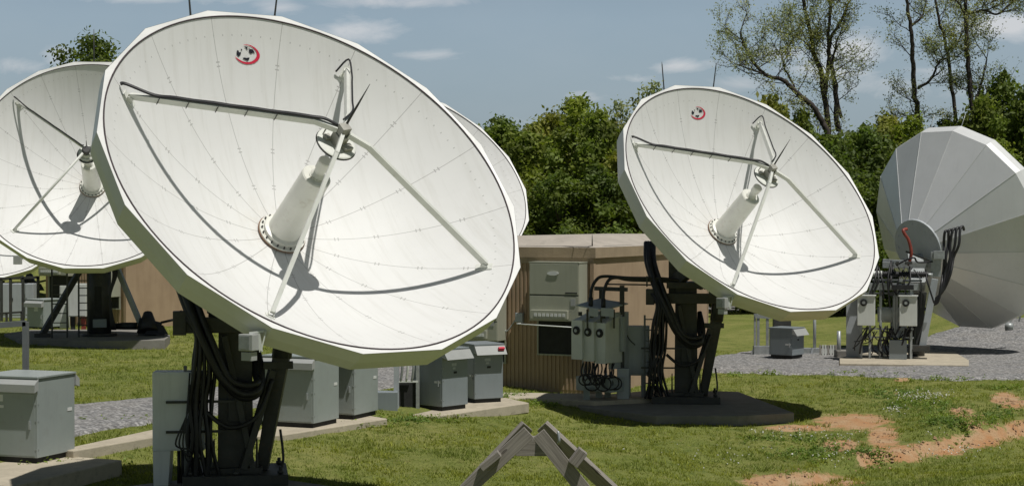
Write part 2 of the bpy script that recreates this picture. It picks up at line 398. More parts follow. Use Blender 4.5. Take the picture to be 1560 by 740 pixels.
# ------------------------------------------------------------------ satellite dishes
DEP, RI, RO = 1.55, 3.52, 3.65
class Fr:
    def __init__(s, C, az, el):
        s.C = Vector(C); s.n = Vector((math.sin(az) * math.cos(el), -math.cos(az) * math.cos(el), math.sin(el)))
        s.r = Vector((math.cos(az), math.sin(az), 0)); s.u = s.n.cross(s.r)
        if s.u.z < 0: s.u = -s.u
    def __call__(s, a, b, h): return s.C + s.r * a + s.u * b + s.n * h
    def surf(s, a, b, off=0.): return s(a, b, -DEP + DEP * (a * a + b * b) / RI ** 2 + off)
def hitdish(fr, px, py):
    o = Vector((0, 0, CZ)); D = W(px, py, 1.) - o; t = None
    # solve h + dep - dep*rho^2/R^2 = 0 along the ray
    e = o - fr.C; a0, b0, h0 = e.dot(fr.r), e.dot(fr.u), e.dot(fr.n); a1, b1, h1 = D.dot(fr.r), D.dot(fr.u), D.dot(fr.n)
    k = DEP / RI ** 2; A = -k * (a1 * a1 + b1 * b1); B = h1 - 2 * k * (a0 * a1 + b0 * b1); Cc = h0 + DEP - k * (a0 * a0 + b0 * b0)
    q = math.sqrt(B * B - 4 * A * Cc); ts = sorted(((-B - q) / 2 / A, (-B + q) / 2 / A))
    for t in ts:
        a, b = a0 + a1 * t, b0 + b1 * t
        if math.hypot(a, b) < RI + .05: break
    return a, b
FR1 = Fr((-3.0733, 28.1908, .6985 + CZ), .66720, .70959)
FR2 = Fr((5.9574, 43.9272, .5524 + CZ), .55845, .67408)
FR0 = Fr((-12.985, 54.396, 1.661 + CZ), .14108, .4760)
FR3 = Fr((15.708, 61.563, -.357 + CZ), 2.185, .289)
def _lg(pts): return [hitdish(FR1, 350 + x / 14.8, 60 + y / 14.8) for x, y in pts]
LOGO_RED = _lg([(290, 140), (380, 130), (470, 150), (560, 200), (630, 270), (670, 350), (672, 420), (632, 490), (560, 545), (480, 572), (380, 577), (290, 557), (200, 505), (140, 445), (105, 385)]), \
           _lg([(330, 146), (390, 147), (440, 162), (500, 192), (555, 240), (595, 300), (607, 350), (600, 400), (565, 460), (500, 508), (440, 527), (370, 530), (280, 508), (195, 462), (120, 405)])
LOGO_INK = [_lg(p) for p in ([(160, 265), (190, 265), (205, 310), (245, 300), (245, 350), (230, 375), (190, 405), (150, 360), (148, 310)], [(310, 188), (345, 180), (405, 190), (388, 215), (402, 265), (370, 238), (350, 205)],
            [(440, 235), (510, 240), (545, 290), (557, 350), (520, 310), (500, 332), (465, 342), (430, 312), (422, 270)], [(285, 440), (320, 425), (370, 435), (440, 425), (435, 460), (395, 505), (350, 480), (300, 460)], [(238, 240), (262, 233), (280, 250), (265, 272)],
            [(420, 205), (450, 215), (440, 228), (415, 222)])]
def paint_surf(fr, N, parent, mat):
    nr, na = 26, 8 * N; vs = []; pol = []; fl = []
    for i in range(nr + 1):
        rho = .36 + (RI - .36) * i / nr
        for k in range(na + 1):
            a = 2 * PI * k / na; vs.append(fr.surf(rho * math.cos(a), rho * math.sin(a))); pol.append((a / 2 / PI * N, rho)); fl.append((rho * math.cos(a), rho * math.sin(a)))
    fs = [(i * (na + 1) + k, i * (na + 1) + k + 1, (i + 1) * (na + 1) + k + 1, (i + 1) * (na + 1) + k)[::-1] for i in range(nr) for k in range(na)]
    fs = [f[::-1] for f in fs]
    mb = MB(); mb.add(vs, fs, True); o = mb.build('reflector', mat, parent); me = o.data
    for nm, src in (('polar', pol), ('flat', fl)):
        l = me.uv_layers.new(name=nm); idx = np.empty(len(me.loops), np.int32); me.loops.foreach_get('vertex_index', idx)
        l.data.foreach_set('uv', np.array(src, np.float32)[idx].ravel())
    return o
def dish(fr, base, label, N=16, logo=True, front=True, rods=True, light=True, strut_ang=None, sub='bracket', matr='refl', hubd=2.35, group='white satellite dishes on the lawn'):
    t = thing('satellite_dish', base, label, 'satellite dish', group)
    paint_surf(fr, N, t, matr)
    ang = [(k + .5) * 2 * PI / N for k in range(N)]
    # rim lip: ring between the inner circle and the polygon
    lip = MB(); seg = 8
    for k in range(N):
        a0, a1 = ang[k], ang[(k + 1) % N] + (2 * PI if k == N - 1 else 0); vs = []
        P0 = (RO * math.cos(a0), RO * math.sin(a0)); P1 = (RO * math.cos(a1), RO * math.sin(a1))
        for j in range(seg + 1):
            q = j / seg; a = a0 + (a1 - a0) * q
            vs.append(fr((RI) * math.cos(a), (RI) * math.sin(a), 0)); vs.append(fr(P0[0] * (1 - q) + P1[0] * q, P0[1] * (1 - q) + P1[1] * q, .02))
        lip.add(vs, [(2 * j, 2 * j + 1, 2 * j + 3, 2 * j + 2) for j in range(seg)])
    lip.build('rim_lip', 'lip', t)
    RB = 3.60; wall = MB()
    for k in range(N):
        a0, a1 = ang[k], ang[(k + 1) % N]; vs = []
        for R_, h in ((RO + .004, .02), (RO - .01, -.22), (RB, -.43)):
            vs += [fr(R_ * math.cos(a0), R_ * math.sin(a0), h), fr(R_ * math.cos(a1), R_ * math.sin(a1), h)]
        wall.add(vs, [(0, 1, 3, 2)[::-1], (2, 3, 5, 4)[::-1]])
    wall.build('rim_wall', 'shell', t)
    cone = MB()
    for k in range(N):
        a0, a1 = ang[k], ang[(k + 1) % N]; vs = []
        for R_, h in ((RB, -.43), (1.0, -hubd)):
            vs += [fr(R_ * math.cos(a0), R_ * math.sin(a0), h), fr(R_ * math.cos(a1), R_ * math.sin(a1), h)]
        cone.add(vs, [(0, 1, 3, 2)[::-1]])
    sh = cone.build('back_panel', 'shell' if front and hubd == 2.35 else 'alu', t)
    if hubd != 2.35:
        for k in range(N):
            rv = MB(); a = ang[k]
            rv.beam(fr(RB * math.cos(a), RB * math.sin(a), -.435), fr(1.0 * math.cos(a), 1.0 * math.sin(a), -hubd - .005), .02, .010, up=fr.n)
            rv.build('panel_flange', 'shell', sh)
    hb = MB().lathe([(0.001, -hubd - .07), (.99, -hubd - .07), (1.0, -hubd - .06), (1.0, -hubd + .02)], fr, 36)
    for k in range(12):
        a = 2 * PI * k / 12; p = (.85 * math.cos(a), .85 * math.sin(a)); hb.tube([fr(*p, -hubd - .06), fr(*p, -hubd - .10)], .025, 6)
    hb.build('hub_drum', 'shell' if hubd == 2.35 else 'lgrey', t)
    # gasket line
    gk = MB(); gp = [fr(RI * math.cos(2 * PI * k / 128), RI * math.sin(2 * PI * k / 128), .004) for k in range(129)]
    gk.tube(gp, .014, 5, cap=False); gk.build('edge_gasket', 'gasket', t)
    if rods:
        rd = MB()
        for a, dx in ((PI / 2 + PI / N * 1.35, -.07), (PI / 2 - PI / N * .92, .10)):
            p = fr(3.6 * math.cos(a), 3.6 * math.sin(a), -.25)
            q = p + Vector((dx, 0, .85)); rd2 = MB().tube([p, p + (q - p) * .3, p + (q - p) * .9, q], [.022, .018, .014, .004], 6); rd2.build('lightning_rod', 'dsteel', t)
    if front:
        # feed
        fd = MB().lathe([(.40, -1.50), (.40, -1.465), (.335, -1.465), (.335, -1.40), (.27, -1.38)], fr, 36)
        fo = fd.build('feed_flange', 'feed', t)
        bo = MB()
        for k in range(20):
            a = 2 * PI * k / 20; bo.tube([fr(.366 * math.cos(a), .366 * math.sin(a), -1.47), fr(.366 * math.cos(a), .366 * math.sin(a), -1.43)], .016, 6)
        bo.build('bolt_ring', 'dsteel', fo)
        rg = [fr(.405 * math.cos(2 * PI * k / 48), .405 * math.sin(2 * PI * k / 48), -1.50) for k in range(49)]
        MB().tube(rg, .012, 4, cap=False).build('rust_ring', pmat('rust_stain', (.22, .13, .08), .8), fo)
        MB().lathe([(.275, -1.40), (.245, -.09), (.225, -.07), (.001, -.065)], fr, 40).build('feed_tube', 'feed', t)
        nk = MB().lathe([(.115, -.07), (.125, -.03), (.10, .0), (.085, .02), (.085, .08), (.105, .10), (.115, .26), (.105, .285), (.001, .288)], fr, 24)
        nk.lathe([(.14, -.07), (.14, -.05), (.11, -.045)], fr, 24)
        nk.build('feed_horn', 'feed', t)
        # subreflector
        if sub == 'bracket':
            sb = MB().lathe([(.001, .55), (.15, .57), (.26, .61), (.325, .66), (.33, .69), (.31, .70), (.001, .71)], fr, 36)
            so = sb.build('subreflector', 'strut', t)
            MB().tube([fr(.325 * math.cos(2 * PI * k / 40), .325 * math.sin(2 * PI * k / 40), .665) for k in range(41)], .018, 5, cap=False).build('disc_edge', 'dsteel', so)
            br = MB(); ctr = Matrix((fr.r, fr.u, fr.n)).transposed()
            R45 = ctr @ Matrix.Rotation(math.radians(11), 3, 'Z')
            br.box(fr(0, 0, .80), (.20, .20, .20), R45); br.box(fr(0, .02, .98), (.17, .15, .16), R45); br.box(fr(.12, -.13, .73), (.16, .12, .09), R45); br.box(fr(-.16, .08, .74), (.10, .10, .07), R45)
            for s_ in (-1, 1): br.tube([fr(.18 * s_, .18, .70), fr(.18 * s_, .18, .84)], .014, 6)
            br.build('strut_bracket', pmat('bracket_grey', (.36, .35, .31), .5, .2, 8), t, .008)
            hs, hb_, hc = .90, .92, .90
        else:
            sb = MB().lathe([(.001, .33), (.16, .36), (.30, .44), (.30, .47), (.27, .48), (.20, .50), (.20, .56), (.26, .57), (.26, .60), (.19, .62), (.16, .68), (.10, .70), (.001, .71)], fr, 32)
            so = sb.build('subreflector', 'strut', t)
            MB().tube([fr(.29 * math.cos(2 * PI * k / 40), .29 * math.sin(2 * PI * k / 40), .50) for k in range(41)], .022, 5, cap=False).build('disc_edge', 'dsteel', so)
            MB().lathe([(.14, .68), (.14, .80), (.10, .82), (.001, .82)], fr, 8, False).build('strut_bracket', 'dsteel', t)
        sa = strut_ang or [(k * 4 + 2.5) * 2 * PI / 16 for k in range(4)]
        for i, a in enumerate(sa):
            rs = 3.13 if i != 2 else 3.0
            ca, sa_ = math.cos(a), math.sin(a); foot = fr.surf(rs * ca, rs * sa_, .0)
            s_ = MB()
            if sub == 'bracket':
                A = fr.surf(rs * ca, rs * sa_, .10); B = fr(.47 * ca, .47 * sa_, .90); Cc = fr(.10 * ca, .10 * sa_, .94)
                s_.beam(A, B + (B - A).normalized() * .01, .06, .10, up=fr.n); s_.beam(B - (Cc - B).normalized() * .03, Cc, .061, .095, up=fr.n)
            else:
                A = fr.surf(rs * ca, rs * sa_, .10); B = fr(.14 * ca, .14 * sa_, .76); Cc = B; s_.tube([A, B], .042, 8)
            so = s_.build('strut', 'strut', t)
            ft = MB(); tang = fr.r * -sa_ + fr.u * ca
            ft.beam(fr.surf((rs - .10) * ca, (rs - .10) * sa_, .012) , fr.surf((rs + .12) * ca, (rs + .12) * sa_, .012), .14, .02, up=fr.n)
            ft.beam(fr.surf(rs * ca, rs * sa_, .01) + tang * .04, A + tang * .04, .10, .014, up=tang); ft.beam(fr.surf(rs * ca, rs * sa_, .01) - tang * .04, A - tang * .04, .10, .014, up=tang)
            ft.build('strut_foot', 'strut', so)
            if i == 1:       # cable lies on the left strut
                n = 9; pts = [fr.surf((rs + .22) * ca, (rs + .22) * sa_, .05), fr.surf((rs + .13) * ca, (rs + .13) * sa_, .17)]
                for k in range(n): pts.append(A.lerp(B, .12 + .86 * k / (n - 1)) + fr.n * (.078 + .008 * (k % 2)))
                pts += [B.lerp(Cc, .4) + fr.n * .09 + fr.u * .03, Cc + fr.n * .06 + fr.u * .03]
                cb = MB().tube(smooth_path(pts, 5), .022, 6).build('signal_cable', 'black', t)
                if sub == 'bracket':
                    MB().tube(smooth_path([p + fr.u * .03 for p in pts], 5), .014, 5).build('thin_cable', 'black', cb)
                    for k in range(5):
                        ti = MB(); p = A.lerp(B, .15 + .16 * k); ti.beam(p + tang * .043 + fr.n * .075, p + tang * .043 - fr.n * .065, .012, .008); ti.beam(p - tang * .043 + fr.n * .075, p - tang * .043 - fr.n * .065, .012, .008); ti.beam(p + tang * .043 - fr.n * .066, p - tang * .043 - fr.n * .066, .012, .008)
                        ti.build('cable_tie', 'dsteel', cb)
            if i == 0 and sub == 'bracket':       # hose beside the upper strut
                pts = [fr.surf((rs - .05) * ca, (rs - .05) * sa_, .05) - tang * -.16, fr.surf((rs + .02) * ca, (rs + .02) * sa_, .30) + tang * .07]
                for k in range(5): pts.append(A.lerp(B, .15 + .8 * k / 4) + fr.n * .10 - tang * .05)
                pts += [Cc + fr.n * .08 + fr.u * .12]
                MB().tube(smooth_path(pts, 5), .017, 6).build('signal_cable', 'black', t)
        MB().tube([fr(.03, .06, 1.0), fr(.03, .06, 1.0) + Vector((.2, -.05, .33)), fr(.03, .06, 1.0) + Vector((.40, -.1, .66))], [.022, .018, .005], 6).build('lightning_rod', 'dsteel', t) if sub == 'bracket' else MB().tube([fr(0, .1, .75), fr(0, .2, 1.0)], [.018, .006], 6).build('lightning_rod', 'dsteel', t)
    if logo:
        o_, i_ = LOGO_RED; n = len(o_); mb = MB(); mb.add([fr.surf(*p, .012) for p in o_] + [fr.surf(*p, .012) for p in i_], [(k, k + 1, n + k + 1, n + k) for k in range(n - 1)])
        em = mb.build('emblem', 'red', t, label='red crescent around a globe of black continents')
        mk = MB()
        for pl in LOGO_INK: mk.add([fr.surf(*p, .013) for p in pl], [tuple(range(len(pl)))])
        mk.build('continents', 'ink', em)
    if light:
        # floodlight on a bracket below the rim, lower left
        a = -PI / 2 - PI / 16 * 3.1; p = fr(RO * math.cos(a), RO * math.sin(a), -.1); e1, e2 = camframe(p)
        c = p + Vector((0, 0, -.16)) - e1 * .22; R = Matrix.Rotation(math.radians(-32) + math.atan2(e1.y, e1.x), 3, 'Z')
        hd = MB().box(c, (.24, .2, .24), R).build('floodlight', 'hood', t, .012)
        MB().box(c + R @ Vector((-.02, -.103, 0)), (.17, .012, .18), R).build('lens', 'lens', hd)
        MB().box(c - Vector((0, 0, .20)), (.17, .15, .12), R).build('sensor_box', 'hood', hd)
        bk = MB(); q = p + Vector((0, 0, .0)); bk.beam(q, c + Vector((0, 0, .13)), .03, .03); bk.beam(q + e1 * .02, c + e1 * .17 - Vector((0, 0, .12)), .04, .02); bk.beam(c + e1 * .13 + Vector((0, 0, .14)), c + e1 * .17 - Vector((0, 0, .14)), .05, .02)
        bk.build('bracket', 'wbox', hd)
    return t
def camframe(p):
    d = Vector((p[0], p[1], 0)).normalized(); return Vector((d.y, -d.x, 0)), d      # e1 right, e2 away
def ladder(pb, ptop, w, e1, mat, parent, n=9, name='ladder', r=.022):
    mb = MB(); pb = Vector(pb); ptop = Vector(ptop)
    for s_ in (-.5, .5): mb.beam(pb + e1 * w * s_, ptop + e1 * w * s_, .05, .035)
    for k in range(n):
        p = pb.lerp(ptop, (k + .6) / n); mb.beam(p - e1 * w / 2, p + e1 * w / 2, .03, .03)
    return mb.build(name, mat, parent)

def kingpost_mount(t, base, fr, yawfix=0.):
    """pedestal mount seen from its camera side; x right, y away, z up, metres from the base centre"""
    e1, e2 = camframe(base); B = Vector(base)
    L = lambda x, y, z: B + e1 * x + e2 * y + Vector((0, 0, z))
    R = Matrix((e1, e2, Vector((0, 0, 1)))).transposed()
    MB().box(L(0, .05, .09), (1.75, 1.5, .18), R).build('base_plate', 'dsteel', t, .01)
    for x, y in ((-.75, -.55), (.75, -.55), (-.75, .6), (.75, .6), (0, -.62), (0, .68)): MB().tube([L(x, y, .16), L(x, y, .19), L(x, y, .191), L(x, y, .24), L(x, y, .241), L(x, y, .30)], [.03, .03, .055, .055, .03, .03], 6).build('anchor_bolt', 'dsteel', t)
    col = MB().box(L(0, 0, 1.55), (.60, .60, 2.85), R, .92); col.box(L(0, 0, .22), (.9, .86, .10), R)
    for s_ in (-1, 1): col.box(L(s_ * .36, -.1, .45), (.05, .5, .55), R, .5)
    co = col.build('column', 'dsteel', t, .012)
    MB().box(L(.02, -.33, 1.3), (.28, .04, .5), R).build('access_cover', 'dsteel', co, .006)
    # head: cross beams and yoke up to the hub
    hub = fr(0, 0, -2.5); hd = MB()
    hd.box(L(0, 0, 3.02), (1.0, .85, .16), R); hd.beam(L(-1.0, -.35, 2.68), L(.95, -.35, 2.68), .2, .26); hd.box(L(-.92, -.38, 2.72), (.22, .24, .40), R)
    hd.box(L(-.33, -.05, 3.15), (.24, .3, 1.0), R)
    for s_ in (-.4, .4):
        hd.beam(L(s_, 0, 3.0), hub + fr.r * s_ - fr.u * .3, .22, .3); hd.beam(L(s_ * .8, .3, 2.9), hub + fr.r * s_ * .9 + fr.u * .45, .14, .2)
    hd.beam(hub - fr.r * .8 - fr.u * .1, hub + fr.r * .8 - fr.u * .1, .3, .3, up=fr.n)
    hd.build('yoke', 'dsteel', t, .01)
    # jack legs
    tgt = fr(.95, -1.3, -1.75)
    j = MB().beam(L(.45, -.05, .2), L(.88, -.15, 2.72), .20, .2, w2=.30); j.build('jack_leg', 'dsteel', t, .01)
    jj = MB().tube([L(.86, -.15, 2.55), tgt], .09, 10); jj.tube([L(.78, -.15, 2.1), L(.86, -.15, 2.8)], .17, 12); jj.box(L(.72, -.2, 1.98), (.5, .18, .12), R); jj.build('jack_screw', 'dsteel', t)
    b2 = MB().beam(L(.12, -.4, .25), L(.62, -.25, 1.9), .13, .12); b2.build('brace', 'dsteel', t, .006)
    MB().beam(L(.3, -.36, .2), L(-.18, -.38, 2.5), .12, .10).build('brace', 'dsteel', t, .006)
    # cables: two thick hoses looping round the column, a bundle down the left
    random.seed(int(base[0] * 10) + 5)
    for k, (ox, oy) in enumerate(((0, 0), (.12, .02), (.06, -.10), (.20, -.06))):
        q = random.uniform(-.05, .05)
        pts = [L(-1.05 + ox, .5, 4.1), L(-1.02 + ox, -.05 + oy, 3.6), L(-.80 + ox, -.45 + oy, 2.95), L(-.55 + ox + q, -.6 + oy, 2.4), L(-.28 + ox * .8, -.6 + oy, 1.85 + q), L(.05 + ox * .5, -.55 + oy, 1.5 + ox * .9), L(.36, -.5 + oy, 1.52 + ox), L(.44 - ox * .5, -.3, 1.85), L(.35, .1, 2.3)]
        MB().tube(smooth_path(pts, 6), .062, 8).build('coax_hose', 'black', t)
    for k in range(9):
        ox = (k % 5) * .085 + (.06 if base[0] < 0 else -.1); oy = (k // 5) * .1; q = random.uniform(-.12, .12)
        pts = [L(-.95 + ox * .5, -.3 - oy, 2.9), L(-.68 + ox * .6, -.5 - oy, 2.55), L(-.74 + ox, -.5 - oy, 2.0 + q), L(-.78 + ox + q * .3, -.45 - oy, 1.4), L(-.82 + ox - q * .5, -.5 - oy, .8), L(-.80 + ox * 1.4 + q, -.45 - oy, .12)]
        MB().tube(smooth_path(pts, 6), .034 if k % 3 else .045, 7).build('coax_hose', 'black', t)
    for k in range(3):
        x = -1.25 - k * .03; MB().tube(smooth_path([L(-.75, -.55, 1.9 - k * .2), L(-.80, -.75, 1.2), L(-.86 - .06 * k, -.8, .75), L(-.78, -.75, .45 + .1 * k), L(-.7, -.6, .6), L(-.68, -.5, 1.1)], 6), .016, 5).build('thin_cable', 'black', t)
    MB().tube(smooth_path([L(-.5, -.55, 1.25), L(-.1, -.62, .98), L(.35, -.55, 1.15), L(.62, -.35, 1.75)], 7), .04, 7).build('coax_hose', 'black', t)
    MB().tube(smooth_path([L(.75, -.3, .9), L(.80, -.35, .4), L(.72, -.5, .15)], 6), .022, 6).build('thin_cable', 'black', t)
    for z in (.9, 1.4):
        MB().beam(L(-1.15, -.42, z), L(.0, -.42, z), .05, .04).build('cable_rail', 'dsteel', t)
    lx = -.85 if base[0] > 0 else -.62; ladder(L(lx, -.34, .05), L(lx, -.34, 2.25 if base[0] > 0 else 2.0), .42, e1, 'dsteel2', t, 8)
    return L, R, e1, e2

# pads first, so that everything stands on them
PZ1, PZ2 = 0.0, -.28
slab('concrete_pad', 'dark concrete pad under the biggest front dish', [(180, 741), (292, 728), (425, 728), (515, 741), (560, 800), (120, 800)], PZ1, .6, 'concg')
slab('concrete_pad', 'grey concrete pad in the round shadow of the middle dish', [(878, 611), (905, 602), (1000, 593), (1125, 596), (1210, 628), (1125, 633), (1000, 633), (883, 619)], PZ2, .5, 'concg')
d1 = (-4.72, 30.2, PZ1); d2 = tuple(Gz(1045, 611, PZ2))
t1 = dish(FR1, d1, 'largest white dish nearest the camera with a red crescent globe emblem')
kingpost_mount(t1, d1, FR1)
t2 = dish(FR2, d2, 'white emblem dish standing in front of the tan shelter on the right')
kingpost_mount(t2, d2, FR2)

# left rear dish
PZ0 = .72
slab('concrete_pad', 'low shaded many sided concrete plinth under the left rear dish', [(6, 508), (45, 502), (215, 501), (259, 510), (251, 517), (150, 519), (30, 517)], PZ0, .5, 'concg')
d0 = tuple(Gz(152, 511, PZ0))
t0 = dish(FR0, d0, 'white dish without emblem behind the left edge of the biggest dish', 20, False, True, False, False, [PI / 4, 3 * PI / 4, 5 * PI / 4, 7 * PI / 4], 'stack', 'refl20')
def tower_mount(t, base, fr):
    e1, e2 = camframe(base); B = Vector(base); L = lambda x, y, z: B + e1 * x + e2 * y + Vector((0, 0, z)); R = Matrix((e1, e2, Vector((0, 0, 1)))).transposed()
    MB().tube([L(0, 0, 0), L(0, 0, 2.6)], .36, 24).build('column', 'dsteel', t)
    MB().tube([L(0, 0, 0), L(0, 0, .08)], .55, 20).build('base_plate', 'dsteel', t)
    MB().box(L(-.05, -.37, 1.1), (.22, .05, .95), R).build('hatch', 'dark', t, .01); MB().box(L(0, -.45, .42), (.42, .2, .26), R).build('junction_box', 'cabd', t, .01)
    hub = fr(0, 0, -2.45); y = MB(); y.box(L(0, 0, 2.6), (.95, .95, .2), R)
    for s_ in (-.4, .4): y.beam(L(s_, 0, 2.6), hub + fr.r * s_, .2, .35)
    y.build('yoke', 'dsteel', t)
    MB().beam(L(-1.75, -.2, .1), L(-.45, .35, 2.35), .17, .17).build('support_leg', 'dsteel', t); MB().beam(L(1.38, -.1, .1), L(.40, .35, 2.5), .15, .15).build('support_leg', 'galv', t)
    MB().box(L(-1.75, -.2, .06), (.5, .4, .12), R).build('foot_plate', 'dsteel', t); MB().box(L(1.38, -.1, .06), (.4, .4, .12), R).build('foot_plate', 'dsteel', t)
    MB().tube([L(.3, .1, .28), L(.75, -.05, .30), L(1.15, -.15, .30)], [.09, .12, .12], 10).build('drive_arm', 'black', t)
    g = MB(); g.tube([L(1.2, -.2, .38), L(1.9, -.25, .22)], .2, 10); g.tube([L(1.5, -.4, .12), L(1.5, -.1, .72)], [.36, .14], 8); g.box(L(1.75, -.3, .18), (.75, .5, .28), R, .6); g.tube([L(1.9, -.2, .4), L(2.9, -.2, .62)], .045, 6); g.build('drive_motor', 'black', t)
    for dy in (0,):
        ladder(L(-1.22, -.75, .0), L(-1.22, -.75, 2.35), .46, e1, 'dsteel', t, 8)
    ladder(L(-.50, -.55, .0), L(-.50, -.55, 2.1), .28, e1, 'dsteel', t, 9)
    for k in range(4): MB().tube(smooth_path([L(.25 + .05 * k, -.2, 2.5), L(.42 + .04 * k, -.38, 2.0), L(.32, -.42, 1.2), L(.34 + .05 * k, -.4, .2)], 5), .03, 6).build('thin_cable', 'black', t)
tower_mount(t0, d0, FR0)
# dish partly hidden behind the biggest one
p4 = W(655, 262, 57); FR4 = Fr(p4, FR1 and .67, .69)
b4 = p4 - FR4.n * 3.1; b4.z = tz(b4.x, b4.y)
t4 = dish(FR4, tuple(b4), 'white dish with its right edge showing behind the biggest dish, before the trees', logo=False, rods=False, light=False)
tower_mount(t4, tuple(b4), FR4)
p6 = W(-14, 304, 74); FR6 = Fr(p6, .25, .48)
b6 = p6 - FR6.n * 3.1; b6.z = tz(b6.x, b6.y)
t6 = dish(FR6, tuple(b6), 'white dish cut by the left picture edge, low behind the left rear dish', 20, False, True, False, False, [PI / 4, 3 * PI / 4, 5 * PI / 4, 7 * PI / 4], 'stack', 'refl20')
tower_mount(t6, tuple(b6), FR6)
e1, e2 = camframe(p6); q = W(27, 396, 71.5)
MB().box(q, (.3, .25, .35)).build('floodlight', 'hood', t6, .01); MB().beam(q, fr6 if False else FR6(2.9, -2.2, 0), .04, .04).build('bracket', 'galv', t6)
# dish seen from behind at the right edge
PZ3 = -.14
slab('concrete_pad', 'pale tan concrete pad on gravel under the dish seen from behind', [(1279, 553), (1279, 544), (1330, 535), (1455, 536), (1476, 548), (1476, 556)], PZ3, .3, 'conc')
d3 = tuple(Gz(1398, 545, PZ3))
t3 = dish(FR3, d3, 'dish turned away at the right edge, showing its faceted aluminium back', logo=False, front=True, rods=False, light=False, hubd=2.4)
p5 = W(1046, 318, 86); FR5 = Fr(p5, 2.23, .289)
b5 = p5 - FR5.n * 2.8; b5.z = tz(b5.x, b5.y)
t5 = dish(FR5, tuple(b5), 'turned away dish mostly hidden behind the left rim of the middle dish', logo=False, front=True, rods=False, light=False, hubd=2.4)
tower_mount(t5, tuple(b5), FR5)
